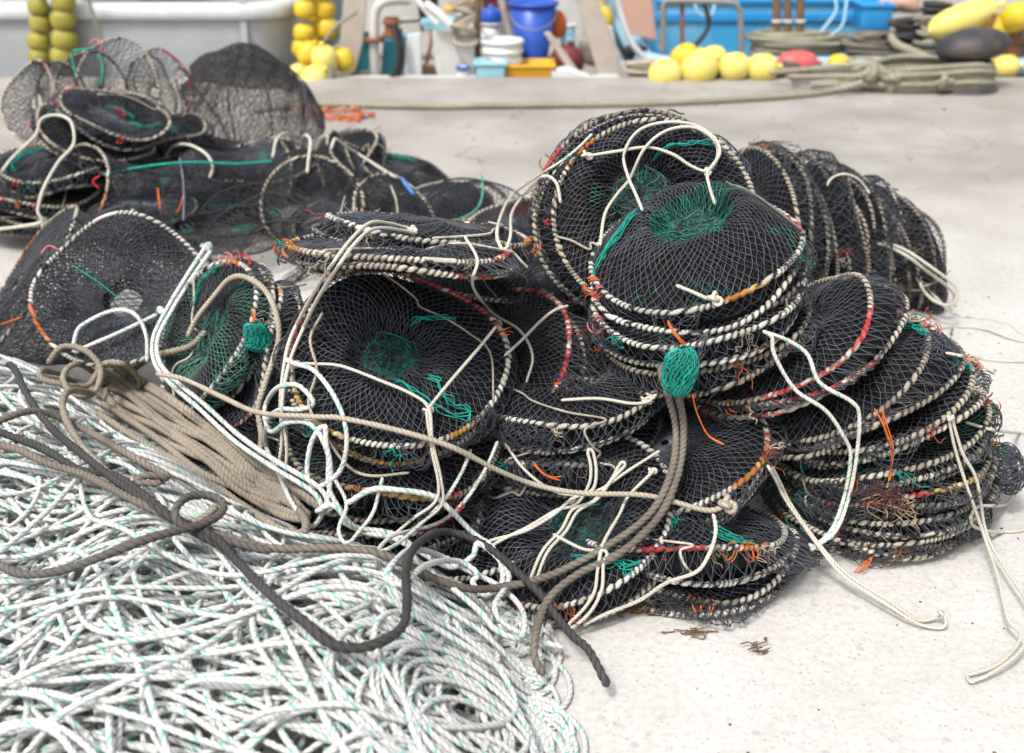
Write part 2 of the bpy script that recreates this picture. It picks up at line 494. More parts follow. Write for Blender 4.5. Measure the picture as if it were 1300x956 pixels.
def trap(label, pz, R=.25, T=.05, h=.03, pit=(.26, .02), rim=.55, seg=(), seg2=(), base='cream', green=9., gcol=PALE, pitgreen=None, nu=70,
         out=.018, off2=None, tilt2=None, tw=(), loops=(), rows=None, mid=None, r0=.0068, wraps=None, cord=(), flip=1, dens=1., nrings=2, flaps=3, bridle=1, ties=4, po=None, wob=1.):
    Mt = pose(*pz, R=R, flip=flip)
    root = thing('fish_trap', label, 'fish trap', Mt, 'round collapsible fish traps')
    nu = int(nu * dens)
    w1, w2 = Wob(R, .034 * wob, .013 * wob), Wob(R * rng.uniform(.97, 1.02), .034 * wob, .013 * wob)
    off2 = off2 if off2 is not None else rng.normal(size=2) * .01
    tilt2 = tilt2 if tilt2 is not None else rng.normal(size=2) * .03
    wraps = wraps or int(R / .25 * rng.integers(82, 98))
    ring1 = lambda t: w1.pts(t)
    ring2 = lambda t: w2.pts(t, -T, tilt2, off2)
    mk('ring', ring_geo(ring1, r0, wraps, seg, base=base), M['ring'], root)
    mk('ring', ring_geo(ring2, r0, wraps, seg2, base=base), M['ring'], root)
    if nrings == 3:
        w3 = Wob(R * 1.0)
        mk('ring', ring_geo(lambda t: w3.pts(t, -T * .5, rng.normal(size=2) * .02, rng.normal(size=2) * .012), r0, wraps, seg2, base=base), M['ring'], root)
    wz = Wave(11., 8); wz2 = Wave(34., 8); wp = Wave(5., 6); wf = Wave(7., 6); wf2 = Wave(16., 6); pl = rng.uniform(0, 2 * PI, 3)
    rp, dp = pit if pit else (0, 0)
    po = po or (.02 * math.cos(pl[2]), .02 * math.sin(pl[2]))

    def prof(q):
        if pit:
            up = h * np.sin(PI / 2 * np.clip((1 - q) / (1 - rim), 0, 1))
            x = np.clip((rim - q) / (rim - rp), 0, 1); x = x * x * (3 - 2 * x)
            z = np.where(q > rim, up, h * (1 - x) - dp * x)
            return z
        return h * (1 - q ** 2.2)

    def top(u, v, dz=0., qmin=.03, am=1.):
        t = 2 * PI * u; q = 1 - v * (1 - qmin)
        P = w1.pts(t)
        c = np.array([0., 0., 0.])
        z = prof(q)
        pin = np.sin(PI * np.clip(q, 0, 1))
        X = P[:, 0] * q; Y = P[:, 1] * q
        K = np.stack([X, Y, 0 * X], -1)
        z = z + am * pin * (.011 * wz(K) + .0045 * wz2(K))
        rd = np.exp(-((wf2(K)) / .18) ** 2); z = z + am * pin * .008 * rd
        fo = wp(K * 1.6); z = z + am * pin * .016 * np.exp(-(fo / .22) ** 2) * np.clip(wf(K), 0, 1)
        if pit:
            win = np.exp(-((q - (rp + .09)) / .12) ** 2)
            z = z + win * .0032 * (np.sin(23 * t + pl[0]) + np.sin(31 * t + pl[1] + 6 * q))
            sw = (1 - np.clip(q, 0, 1) ** 2) ** 1.5
            X = X + sw * po[0]; Y = Y + sw * po[1]
        return np.stack([X, Y, P[:, 2] * q + z + dz], -1)

    def side(u, v):
        t = 2 * PI * u
        A, B = ring1(t), ring2(t)
        v = v[:, None]
        P = A * (1 - v) + B * v
        rad = nrm(np.stack([np.cos(t), np.sin(t), 0 * t], -1))
        bul = out * (1 + .5 * wz(A * 1.2) + 1.7 * np.clip(wp(A * 1.5) - .35, 0, 1.3) ** 1.5)
        P = P + rad * (np.sin(PI * v) * bul[:, None]) + np.array([0, 0, -1.]) * (np.sin(PI * v) * (.3 * out * (1 + wz2(A)))[:, None])
        return P

    rows = int((rows or 26) * .74 * R / .25)
    qm = .03 if pit else .045
    cf = colfun(green, gcol, pitgreen)
    mk('top_net', net(lambda u, v: top(u, v, qmin=qm), nu, rows, .00115, cf, jit=.11), M['net'], root)
    if pit and pitgreen:                       # the funnel mouth is closed with a wad of green net
        gs = []
        for m_ in range(44):
            n = 7
            q = rp * R * np.sqrt(rng.random(n)) * 1.02; a = rng.uniform(0, 2 * PI) + np.cumsum(rng.normal(size=n) * .7)
            P = np.stack([q * np.cos(a) + po[0], q * np.sin(a) + po[1], -dp + rng.uniform(-.004, .016) + .006 * rng.normal(size=n)], -1)
            cc = (gcol, TEAL, gcol * .4, NAVY, NAVY * .5, PALE * .6)[rng.integers(6)] * rng.uniform(.5, 1.15)
            gs.append(tube(spline(P, .007), .0009, 4, col=cc))
        def wad(u, v):
            t = 2 * PI * u + 1.5 * v; q = (1 - v) * rp * 1.05
            X, Y = R * q * np.cos(t) + po[0], R * q * np.sin(t) + po[1]
            return np.stack([X, Y, -dp + .004 + .008 * wz2(np.stack([X, Y, 0 * X], -1))], -1)
        gs.append(net(wad, 24, 7, .0009, colfun(.5, gcol * .7, base=NAVY * .5), jit=.5))
        mk('funnel_net', gs, M['net'], root)
    srows = max(3, int(T / .013))
    mk('side_net', [net(side, nu, srows, .00118, colfun(green, gcol), jit=.25), net(lambda u, v: side(u + .003, v) * np.array([.985, .985, 1]), nu, srows, .001, colfun(9, base=NAVY * .35))], M['net'], root)

    if flaps:                                   # slack netting that bags out over the hoop
        gs = []
        for m_ in range(flaps):
            t0 = rng.uniform(0, 2 * PI) if rng.random() < .4 else rng.uniform(PI * 1.05, PI * 1.95)
            dt = rng.uniform(.35, .9); ln = rng.uniform(.025, .05); wq = Wave(28., 8)
            def flap(u, v, t0=t0, dt=dt, ln=ln, wq=wq):
                t = t0 + dt * (u - .5); A = ring1(t); rad = np.stack([np.cos(t), np.sin(t), 0 * t], -1)
                env = np.sin(PI * u) ** .6
                P = A * (1 - .04 * (1 - v))[:, None] + rad * (ln * np.sin(v * 2.3) * env)[:, None]
                P[:, 2] += .008 * (1 - v) - (T * .9 * v ** 1.6) * env
                return P + .007 * np.stack([wq(P), wq(P + 2), wq(P + 5)], -1)
            mk('slack_net', net(flap, max(5, int(nu * dt / 6.28 * 1.25)), 8, .00115, colfun(green, gcol, base=NAVY * rng.uniform(.5, 1.1)), wrap=False, jit=.3), M['net'], root)
    for m_ in range(bridle):                    # its own hauling cord, tied to the hoop and thrown across
        t1 = rng.uniform(0, 2 * PI); t2 = t1 + rng.uniform(.5, 2.4)
        n = 8; tt = np.linspace(t1, t2, n) + rng.normal(size=n) * .12; qq = 1.0 - .75 * np.sin(np.linspace(0, PI, n)) * rng.uniform(.3, 1)
        P = top(tt / (2 * PI), np.clip(1 - qq, 0, .95) / .97, .008)
        e = ring1(np.array([t2 + .05]))[0]; rd_ = np.array([math.cos(t2), math.sin(t2), 0])
        P = np.concatenate([P, [e + rd_ * .014, e + rd_ * .022 + [.01, 0, -T * .6], e + rd_ * .018 + [.03, .01, -T * 1.1]]])
        cc = [(.55, .50, .42), (.40, .35, .28), (.2, .18, .16)][rng.integers(3)]
        W_ = spline(P, .004)
        mk('bridle', [tube(W_, rng.uniform(.0022, .0034), 7, .02, col=cc, amp=.3), knot(ring1(np.array([t1]))[0], .003, 2.6)[:2] + (np.tile(np.array(cc), (320, 1)), None)], M['cord'], root)
    for m_ in range(ties):
        tm = rng.uniform(0, 2 * PI); c0 = ring1(np.array([tm]))[0]; rad = np.array([math.cos(tm), math.sin(tm), 0]); gs = []
        cc = [TEALC, TEALC, (.5, .13, .04), (.45, .06, .06), (.3, .25, .18), (.55, .45, .35)][rng.integers(6)]
        for q_ in range(5):
            P = c0 + rad * .008 + np.cumsum(rng.normal(size=(6, 3)) * .007 + rad * .002 - np.array([0, 0, .003]), 0)
            gs.append(tube(spline(np.r_[[c0], P], .004), .0011, 4, col=np.array(cc) * rng.uniform(.6, 1.1)))
        mk('frayed_tie', gs, M['cord'], root)

    def core(u, v):
        t = 2 * PI * u
        q = np.where(v < .6, v / .6, np.where(v < .78, 1., (1 - v) / .22)) * .975
        P = top(u, np.clip((1 - q) / .97, 0, 1), -.011, am=1.2)
        zb = -T + .004
        f = np.clip((v - .6) / .18, 0, 1)
        P[:, 2] = np.where(v < .6, P[:, 2], np.where(v < .78, P[:, 2] * (1 - f) + zb * f, zb))
        P[:, :2] += off2 * f[:, None]
        return P
    mk('inner_net', [sheet(core, 72, 34, uvs=(96, 60)), net(lambda u, v: top(u + .02, v, -.006, qm), nu, rows - 3, .001, colfun(green, gcol * .6, pitgreen, base=NAVY * .3), jit=.3)], [M['core'], M['net']], root)
    s = sheet(lambda u, v: np.where((v < .5)[:, None], top(u, 1 - v * 2, .004), side(u, np.clip(v * 2 - 1, 0, 1))), 40, 16)
    collide(xf(Mt, s[0]), s[1])
    for k, (t0, q0, t1, q1, cc) in enumerate(tw):
        n = 9
        tt = np.radians(np.linspace(t0, t1, n)) + rng.normal(size=n) * .03; qq = np.linspace(q0, q1, n) + rng.normal(size=n) * .012
        gs = []
        for m_ in range(4):
            P = top(tt / (2 * PI) + rng.normal(size=n) * .004, np.clip(1 - qq + rng.normal(size=n) * .015, 0, 1) / .97, .006 + .003 * m_)
            gs.append(twine(P, .0013, cc))
        mk('loose_twine', gs, M['cord'], root)
    for k, (deg, cc) in enumerate(loops):
        t = math.radians(deg); gs = []
        for m_ in range(2):
            tm = t + rng.normal() * .03
            c0 = ring1(np.array([tm]))[0]; rad = np.array([math.cos(tm), math.sin(tm), 0]); tn = np.array([-rad[1], rad[0], 0])
            a = np.linspace(-.6, 2 * PI * .8, 16)[:, None]; sz = rng.uniform(.014, .024)
            ax = nrm(np.array([0, 0, -1.]) * .8 + tn * rng.normal() * .5)
            P = c0 + rad * (sz * .5 + sz * np.cos(a)) + ax * (sz * np.sin(a) + sz * .3)
            gs.append(tube(P, .0017, 6, col=cc))
        mk('tie_loop', gs, M['cord'], root)
    TRAPS.append((root, Mt, ring1))
    return root


PINK = (.72, .20, .22); ORANGE = (.75, .16, .03); RUST = (.5, .16, .05); TEALC = (.01, .33, .26); REDC = (.6, .03, .04)


def draped_trap(label, ringp, base, ridge, hoops=()):
    """an opened trap hung in a peak: netting falls from a ridge to a loop on the ground"""
    Bp = spline(np.array([at(*p) for p in base]), .02, True); Rp = spline(np.array([at(*p) for p in ridge]), .01)
    loc = Bp.mean(0); L = np.eye(4); L[:3, 3] = loc
    root = thing('fish_trap', label, 'fish trap', L, 'round collapsible fish traps')
    Mr = pose(*ringp[0], R=ringp[1]); w = Wob(ringp[1], .05, .02)
    mk('ring', ring_geo(lambda t: xf(Mr, w.pts(t)) - loc, .0068, 84), M['ring'], root)
    w1, w2, w3 = Wave(9., 8), Wave(26., 8), Wave(4., 6)
    def S(u, v):
        k = (u % 1.) * (len(Bp) - 1); i = k.astype(int); f = (k - i)[:, None]; B = Bp[i] * (1 - f) + Bp[np.minimum(i + 1, len(Bp) - 1)] * f
        x = np.clip((B[:, 0] - Rp[0, 0]) / (Rp[-1, 0] - Rp[0, 0]), 0, 1) * (len(Rp) - 1); A = Rp[x.round().astype(int)]
        vv = v[:, None]; P = B * (1 - vv) + A * vv
        P = P + (Bp.mean(0) * .3 + A * .7 - P) * (np.sin(PI * v) * .18)[:, None]
        fold = np.sin(46 * PI * u + 3 * w3(B)) * .012 * np.sin(PI * v) + .016 * w1(P) * np.sin(PI * v)
        out_ = nrm((B - Bp.mean(0)) * np.array([1, 1, 0]))
        return P + out_ * fold[:, None] + .005 * np.stack([w2(P), w2(P + 3), w2(P + 7)], -1) - loc
    for k in range(3):
        mk('draped_net', net(lambda u, v: S(u + .004 * k, v), 120, 26, .0017, colfun(1.9, TEAL, base=np.array([.03, .025, .028])), jit=.25), M['net'], root)
    for h in hoops:
        mk('hoop', tube(spline(np.array([at(*p) for p in h]) - loc, .02), .0045, 8, col=(.03, .03, .035)), M['cord'], root)
    s_ = sheet(S, 40, 10); collide(s_[0] + loc, s_[1])
    return root


def open_trap(label, rings, nets, core=None, nu=70, cat='fish trap', name='fish_trap', group='round collapsible fish traps', twr=.00125, hang=0., green=9., gcol=PALE, cord=(), base=NAVY * .4):
    """an opened trap: rings = [(pose args, R, style, segs)], nets = [('side', i, j, rows, sag) | ('disc', i, depth, rows, hole)]"""
    Ms = [pose(*p[0], R=p[1]) for p in rings]
    loc = np.mean([m[:3, 3] for m in Ms], 0)
    L = np.eye(4); L[:3, 3] = loc
    root = thing(name, label, cat, L, group)
    ws = [Wob(p[1], .035, .014) for p in rings]
    # align the start angle of every hoop with the first
    tq = np.linspace(0, 2 * PI, 24, endpoint=False)
    off, sg = [0.], [1]
    for k in range(1, len(rings)):
        A = xf(Ms[k - 1], ws[k - 1].pts(sg[k - 1] * tq + off[k - 1]))
        best = min(((np.linalg.norm(A - A.mean(0) - xf(Ms[k], ws[k].pts(s_ * tq + o)) + Ms[k][:3, 3], axis=1).sum(), o, s_) for o in np.linspace(0, 2 * PI, 36) for s_ in (1, -1)))
        off.append(best[1]); sg.append(best[2])
    def rp(k):
        return lambda t: xf(Ms[k], ws[k].pts(sg[k] * t + off[k])) - loc
    for k, p in enumerate(rings):
        if p[2] == 'wire':
            t = np.linspace(0, 2 * PI, 90); mk('hoop', tube(rp(k)(t), .0042, 8, col=(.03, .03, .036), taper=False), M['cord'], root)
        else:
            mk('ring', ring_geo(rp(k), .0066, int(p[1] / .25 * 76), p[3] if len(p) > 3 else (), base=p[2]), M['ring'], root)
    gs = []
    for nn in nets:
        wz, wz2 = Wave(7., 8), Wave(22., 8)
        if nn[0] == 'side':
            _, i, j, rows, sag = nn
            def S(u, v, i=i, j=j, sag=sag):
                A, B = rp(i)(2 * PI * u), rp(j)(2 * PI * u); vv = v[:, None]
                P = A * (1 - vv) + B * vv
                c = (A.mean(0) * (1 - vv) + B.mean(0) * vv)
                P = P + (c - P) * (np.sin(PI * vv) * sag) + np.sin(PI * vv) * np.stack([wz(P), wz2(P), wz(P[:, ::-1])], -1) * .016
                P[:, 2] -= np.sin(PI * v) * hang
                return P
        else:
            _, i, depth, rows, hole = nn
            nz = Ms[i][:3, 2]
            def S(u, v, i=i, depth=depth, hole=hole, nz=nz):
                A = rp(i)(2 * PI * u); c = A.mean(0); q = (1 - v * (1 - hole))[:, None]
                P = c + (A - c) * q - nz * depth * (1 - q)
                return P + (np.sin(PI * v)[:, None]) * np.stack([wz(P), wz2(P), wz(P[:, ::-1])], -1) * .012
        gs.append((nn, S))
    for nn, S in gs:
        cf = colfun(green, gcol, base=base)
        geo = [net(S, nu, nn[3], twr, cf, jit=.18)]
        if core: geo.append(net(lambda u, v: S(u + .013, v) * .985, nu, nn[3] - 2, twr, colfun(9), jit=.3))
        mk('side_net' if nn[0] == 'side' else 'end_net', geo, M['net'], root)
        s = sheet(S, 30, 10); collide(s[0] + loc, s[1])
    for P, cc, r in cord:
        mk('loose_twine', twine(np.array([at(*p) for p in P]) - loc, r, cc), M['cord'], root)
    return root


# --- the heap in front: pose = (centre x, centre y, half width, half height, turn) measured in the photograph, the hoop's real radius fixes the distance
trap('trap facing the viewer at the heap centre, teal twine in its hollow mouth', (507, 452, 137, 112, -4), T=.055, h=.012, pit=(.27, .03), rim=.5,
     seg=[(20, 150, 'red'), (150, 200, 'red'), (200, 246, 'yellow'), (246, 300, 'white'), (300, 322, 'yellow')], base='white', pitgreen=.82, gcol=TEAL, green=2.2, seg2=[(230, 290, 'yellow')],
     tw=[(280, .3, 312, .95, TEALC), (312, .5, 316, .98, TEALC), (70, .4, 40, .7, TEALC)], loops=[(22, ORANGE), (95, PINK), (290, RUST)], out=.022)
trap('flat closed trap with thick white rings lying topmost behind the facing trap', (543, 290, 127, 13, -7), T=.05, h=.03, pit=None, flaps=1, wob=.4, base='white',
     seg=[(340, 360, 'yellow')], loops=[(352, RUST), (345, RUST)], out=.03, off2=np.array([-.02, 0]))
trap('flat trap with yellow bound left end, squeezed under the topmost flat trap', (508, 312, 139, 18, -2), T=.03, flaps=1, wob=.4, h=.008, base='cream', seg=[(165, 215, 'yellow'), (330, 350, 'red')],
     loops=[(190, RUST), (200, RUST)], seg2=[(300, 330, 'red')])
trap('dark flat trap tilted to the right below the leaning pair, edged in white and red', (640, 352, 112, 28, -8), T=.04, wob=.6, h=.02, base='white', seg=[(300, 340, 'red')])
trap('slanted trap half hidden behind the facing trap, right rim wound red and white', (612, 458, 126, 84, 28), T=.06, h=.02, pit=(.28, .02), base='white', seg=[(-60, 70, 'red')], green=3.,
     loops=[(340, REDC), (300, ORANGE)], out=.03)
trap('level trap with two white rings right of the facing trap, knotted right end', (722, 482, 124, 54, 7), R=.24, T=.065, h=.03, base='white', pit=(.26, .01), out=.02)
trap('lower of the two level traps right of the facing trap, wrapped in black net', (715, 540, 118, 52, 4), R=.23, T=.06, h=.02, base='dark', green=9.)
trap('trap tilted forward at the bottom middle, dark green hollow behind the grey doubled rope', (725, 652, 131, 104, 28), R=.235, T=.06, h=.03, pit=(.33, .035), rim=.62, base='white',
     pitgreen=.74, gcol=np.array([.025, .17, .13]), green=2.2, tw=[(250, .55, 290, 1.0, TEALC), (275, .6, 285, 1.02, TEALC)], loops=[(300, RUST)])
trap('black trap with a red rim at its right end, tucked under the tilted right stack', (850, 575, 122, 72, 24), R=.23, nrings=3, T=.07, h=.035, pit=None, base='white', seg=[(-20, 40, 'red'), (300, 340, 'orange')], out=.03)
trap('squashed trap at the front right foot of the heap, white ring bound in orange cord', (864, 668, 135, 32, -1), T=.05, h=.02, pit=None, base='white', seg=[(250, 285, 'red'), (300, 320, 'orange')],
     loops=[(305, ORANGE), (292, RUST), (318, RUST)], out=.035, tw=[(290, .8, 300, 1.05, TEALC), (296, .7, 310, 1.0, TEALC)])
trap('lowest trap at the front foot of the heap, ring lying on the pale concrete', (868, 690, 134, 60, -2), T=.035, h=.012, pit=None, base='white', seg=[(270, 300, 'dirty')], loops=[(275, ORANGE), (285, RUST)], out=.02)
trap('trap under the facing one, red and white upright rim behind the cord tangle', (478, 612, 130, 62, 14), T=.07, h=.03, pit=None, base='white', seg=[(-70, 60, 'red')], out=.03)
trap('dark trap directly beneath the facing trap, yellow wound front edge', (502, 540, 134, 92, 2), T=.05, h=.01, pit=None, base='dirty', seg=[(240, 300, 'yellow')], loops=[(250, RUST), (300, REDC)])
trap('low dark trap under the cord tangle, below the facing trap', (572, 668, 128, 62, 2), R=.24, T=.06, h=.02, pit=None, base='white')
trap('dark trap low in the gap between the tipped traps and the facing one', (332, 545, 113, 58, 10), R=.24, T=.07, h=.03, pit=None, base='dirty', seg=[(20, 80, 'red'), (300, 330, 'yellow')])
# --- leaning pair and domed stack
trap('large trap leaning upright at the heap top, pale looped cords over its mouth', (828, 272, 127, 119, 8), T=.05, h=.02, pit=(.3, .04), rim=.7, base='cream',
     seg=[(120, 140, 'orange')], pitgreen=.80, gcol=PALE, green=1.9, tw=[(40, .9, 70, .4, TEALC)], po=(-.02, .07), out=.02, off2=np.array([-.05, .01]))
trap('trap leaning behind the looped upright one, only its left ring showing', (806, 262, 127, 121, 12), R=.262, T=.07, h=.02, pit=None, base='dirty', seg=[(130, 150, 'red')], out=.026, loops=[(140, RUST)])
trap('domed trap crowning the right stack, pale green mended mouth, white striped ring', (882, 315, 133, 71, 10), nrings=3, T=.075, h=.085, pit=(.24, -.035), rim=.46, base='white',
     seg=[(0, 20, 'red'), (285, 303, 'orange')], pitgreen=.62, gcol=np.array([.05, .27, .2]), green=.95, tw=[(195, 1.0, 165, .5, TEALC), (190, .9, 160, .55, TEALC)], loops=[(198, ORANGE), (205, PINK), (195, RUST)], out=.006, rows=34)
trap('trap right under the domed one, two white striped rings and pink ties on the left', (884, 366, 133, 66, 11), T=.055, h=.0, pit=None, base='white', loops=[(197, PINK), (12, PINK), (20, PINK)], out=.014, seg2=[(290, 300, 'yellow')],
     tw=[(15, .9, 25, 1.04, TEALC)])
trap('bottom trap of the domed stack, dirty net with a knotted cord at the front', (892, 405, 130, 62, 12), T=.05, h=.0, pit=None, base='dirty', green=1.5, gcol=np.array([.06, .2, .13]), out=.014)
trap('flat dark trap wedged between the leaning pair and the level trap', (775, 432, 122, 46, 0), T=.06, h=.03, pit=None, base='dirty')
# --- tilted stack on the right
PN = np.array([.075, .23, .16])
trap('topmost trap of the sloping right stack, rim wound red along its near side', (985, 430, 129, 58, 30), nrings=3, T=.05, h=.02, pit=(.27, .02), base='cream', seg=[(250, 330, 'red')], seg2=[(230, 300, 'red')], off2=np.array([.05, -.01]), out=.012,
     loops=[(228, RUST), (238, RUST)])
trap('second trap of the sloping right stack, rosy ties and teal threads at its upper right', (1055, 478, 129, 58, 27), nrings=3, T=.055, h=.035, pit=(.27, .02), base='dirty', loops=[(30, PINK), (24, PINK), (-4, PINK)],
     tw=[(20, .75, -10, 1.0, TEALC), (10, .8, -20, 1.02, TEALC)], off2=np.array([.04, -.01]), out=.018, gcol=PN, green=2.1)
trap('third trap of the sloping right stack, dirty cream ring with hanging teal scraps', (1104, 503, 129, 58, 20), nrings=3, T=.05, h=.02, pit=None, base='cream', loops=[(2, RUST), (-8, PINK)], tw=[(-5, .85, -14, 1.05, TEALC), (0, .8, -20, 1.06, TEALC)],
     out=.018, gcol=PN, green=1.6)
trap('fourth trap of the sloping right stack, greenish net and white ring', (1114, 543, 128, 60, 12), nrings=3, T=.05, h=.015, pit=None, base='cream', loops=[(10, PINK), (-4, RUST)], green=1., gcol=PN, out=.022)
trap('fifth trap of the right stack, red and yellow front edge under brown roots', (1118, 573, 127, 60, 3), nrings=3, T=.045, h=.01, pit=None, base='dirty', seg=[(240, 300, 'red'), (300, 325, 'yellow')], green=1.2, gcol=PN, out=.025,
     loops=[(215, RUST), (8, ORANGE)])
trap('second lowest trap of the right stack, thick cream ring sloping down to the right', (1118, 599, 126, 60, -4), nrings=3, T=.045, h=.01, pit=None, base='cream', green=1.3, gcol=PN, out=.02)
trap('lowest trap of the right stack, resting on the concrete with its left end raised', (1114, 621, 126, 62, -9), nrings=3, T=.045, h=.01, pit=None, base='cream', loops=[(222, ORANGE), (230, TEALC), (238, RUST)], green=1.9, gcol=PN, out=.03)
# a sleeve of slack net pokes out of the right stack
rt_ = [t for t in TRAPS if t[0]['label'].startswith('fifth trap')][0]
cB = at(1266, 592, 2.86); sB = 2.86 / F; wB = Wave(24., 8)
def sleeve(u, v):
    th = 2 * PI * u; x = -40 + 68 * v; r_ = 33 * np.where(v < .75, .75 + .33 * v, np.sqrt(np.clip(1 - ((v - .75) / .26) ** 2, .02, 1)))
    P = np.stack([x * sB, r_ * sB * np.cos(th) * .9, r_ * sB * np.sin(th) + 0 * x], -1)
    return P * (1 + .06 * wB(P))[:, None] + .004 * np.stack([wB(P), wB(P + 2), wB(P + 4)], -1)
inv_ = np.linalg.inv(rt_[1])
gB = []
for k_, f_ in enumerate((1., .9, .72)):
    gB.append(net(lambda u, v: xf(inv_, sleeve(u + .02 * k_, v) * f_ + cB), 26, 15, .0011, colfun(9), jit=.25))
mk('net_sleeve', gB, M['net'], rt_[0])
# --- traps standing on edge behind
FAN = 'traps standing on edge behind the domed stack'
trap('first of the traps on edge behind, mouth dotted pale green, beside the leaning pair', (962, 288, 99, 47, 98), R=.268, nrings=3, T=.105, h=.05, pit=None, base='cream', green=1.6, gcol=PN, out=.03, dens=.95)
trap('second trap on edge behind the domed stack, baggy black net bulging out', (1016, 300, 92, 38, 103), R=.256, nrings=3, T=.105, h=.06, pit=None, base='dirty', out=.04, dens=.95)
trap('third trap on edge behind, with a pale looped cord over its top', (1058, 308, 88, 32, 105), nrings=3, T=.105, h=.05, pit=None, base='cream', seg=[(200, 240, 'red')], out=.035, dens=.95)
trap('fourth trap on edge, next to last before the open concrete', (1098, 320, 82, 28, 107), R=.24, nrings=3, T=.105, h=.04, pit=None, base='cream', out=.03, dens=.95)
trap('last trap on edge, right end of the row, teal and pink ties on top', (1132, 328, 74, 24, 109), R=.214, nrings=3, T=.105, h=.03, pit=None, base='dirty', loops=[(10, PINK), (0, PINK), (20, ORANGE)], out=.03, dens=.95,
     tw=[(10, .9, 30, .7, TEALC)])
# --- on edge at the left
trap('trap tipped on edge left of the facing trap, green net inside a white ring', (258, 428, 102, 47, 68), R=.22, T=.05, h=.0, pit=(.3, .03), base='white', seg=[(0, 22, 'yellow'), (170, 190, 'dirty')], green=.1, gcol=PALE * .7, pitgreen=.7,
     loops=[(4, PINK), (14, PINK), (-4, REDC)], tw=[(10, .95, 60, .6, TEALC)], off2=np.array([.02, -.0]), nu=80)
trap('second trap on edge at the left, red and yellow bindings beside a teal pouch', (300, 452, 100, 40, 68), R=.215, T=.06, h=0., pit=None, base='white', seg=[(330, 350, 'yellow'), (190, 240, 'red')], out=.03, nu=80)
# open trap at the far left of the heap
open_trap('opened trap with see-through black net at the left end of the heap', [((28, 362, 122, 20, 57), .325, 'cream', [(60, 80, 'orange')]), ((152, 368, 106, 90, 25), .25, 'white', [(150, 175, 'orange')])],
          [('side', 0, 1, 16, .05), ('disc', 1, .12, 26, .2), ('disc', 1, .07, 22, .25), ('disc', 0, -.02, 20, .12)], core=True, nu=80, twr=.0015, base=NAVY * .45,
          cord=[([(75, 326, 3.55), (100, 342, 3.5), (130, 362, 3.5), (152, 380, 3.5)], TEALC, .0022), ([(76, 318, 3.5), (62, 312, 3.5), (52, 322, 3.5)], PINK, .003), ([(0, 412, 3.5), (30, 402, 3.5)], ORANGE, .0025)])
# ------------------------------------------------------------------ boats, floats and gear along the quay
def lathe(prof, n=28, closed_top=False):
    """prof = [(r, z)] -> quads"""
    prof = np.array(prof, float); m = len(prof)
    t = np.arange(n) / n * 2 * PI
    V = np.stack([prof[None, :, 0] * np.cos(t)[:, None], prof[None, :, 0] * np.sin(t)[:, None], np.tile(prof[:, 1], (n, 1))], -1).reshape(-1, 3)
    i, j = np.meshgrid(np.arange(n), np.arange(m - 1), indexing='ij'); i2 = (i + 1) % n
    Q = np.stack([i * m + j, i2 * m + j, i2 * m + j + 1, i * m + j + 1], -1).reshape(-1, 4)
    return (V, Q, None, None)


def rot_to(z, V):
    z = np.array(z, float) / np.linalg.norm(z)
    q = Vector((0, 0, 1)).rotation_difference(Vector(z)).to_matrix()
    return V @ np.array(q).T


def boxbm(sx, sy, sz, bev=.012, taper=1., seg=2, base=True):
    bm = bmesh.new()
    bmesh.ops.create_cube(bm, size=1)
    for v in bm.verts:
        k = taper if v.co.z < 0 else 1
        v.co = Vector((v.co.x * sx * k, v.co.y * sy * k, (v.co.z + (.5 if base else 0)) * sz))
    if bev: bmesh.ops.bevel(bm, geom=bm.edges[:], offset=bev, segments=seg, affect='EDGES', profile=.6)
    return bm


def boardbm(pts, th):
    """flat board from an outline in its own plane x, z with thickness th along y"""
    bm = bmesh.new()
    f = bm.faces.new([bm.verts.new((x, 0, z)) for x, z in pts])
    r = bmesh.ops.extrude_face_region(bm, geom=[f])
    bmesh.ops.translate(bm, verts=[v for v in r['geom'] if isinstance(v, bmesh.types.BMVert)], vec=(0, th, 0))
    bmesh.ops.recalc_face_normals(bm, faces=bm.faces[:])
    bmesh.ops.bevel(bm, geom=bm.edges[:], offset=min(.008, th * .3), segments=1, affect='EDGES')
    return bm


def px_xz(pts, Y):
    return [(float(aty(x, y, Y)[0]), float(aty(x, y, Y)[2])) for x, y in pts]


def board(name, label, cat, pts, Y, th, mat, lean=0.):
    q = px_xz(pts, Y); cx = sum(a for a, _ in q) / len(q); zb = min(b for _, b in q)
    bm = boardbm([(a - cx, b - zb) for a, b in q], th)
    o = mkbm(name, bm, mat, smooth=False, loc=(cx, Y, zb)); o.rotation_euler = (lean, 0, 0)
    return tag(o, label, cat)


def empty(name, label, cat, loc, group=None):
    L = np.eye(4); L[:3, 3] = loc
    return thing(name, label, cat, L, group)


M['hull_grey'] = plain('grey_hull_paint', (.44, .455, .48), .45, .5, (.30, .29, .28), 2.2)
M['hull_white'] = plain('white_hull_paint', (.62, .61, .58), .5, .6, (.36, .32, .27), 3)
M['rail_white'] = plain('pale_rail_paint', (.62, .64, .66), .5, .5, (.4, .38, .35), 4)
M['hull_blue'] = plain('blue_hull_paint', (.05, .33, .60), .4, .85, (.26, .48, .62), 2.2)
M['light_blue'] = plain('light_blue_paint', (.30, .52, .68), .5, .5, (.5, .56, .6), 4)
M['deck'] = plain('weathered_deck', (.34, .30, .26), .8, .6, (.18, .15, .13), 5)
M['yellow'] = plain('yellow_plastic', (.72, .50, .025), .4, .4, (.55, .42, .16), 9)
M['pale_yellow'] = plain('sun_bleached_yellow', (.80, .65, .14), .45, .55, (.70, .62, .34), 9)
M['olive'] = plain('grimy_olive_float', (.36, .31, .05), .6, .6, (.16, .14, .05), 12)
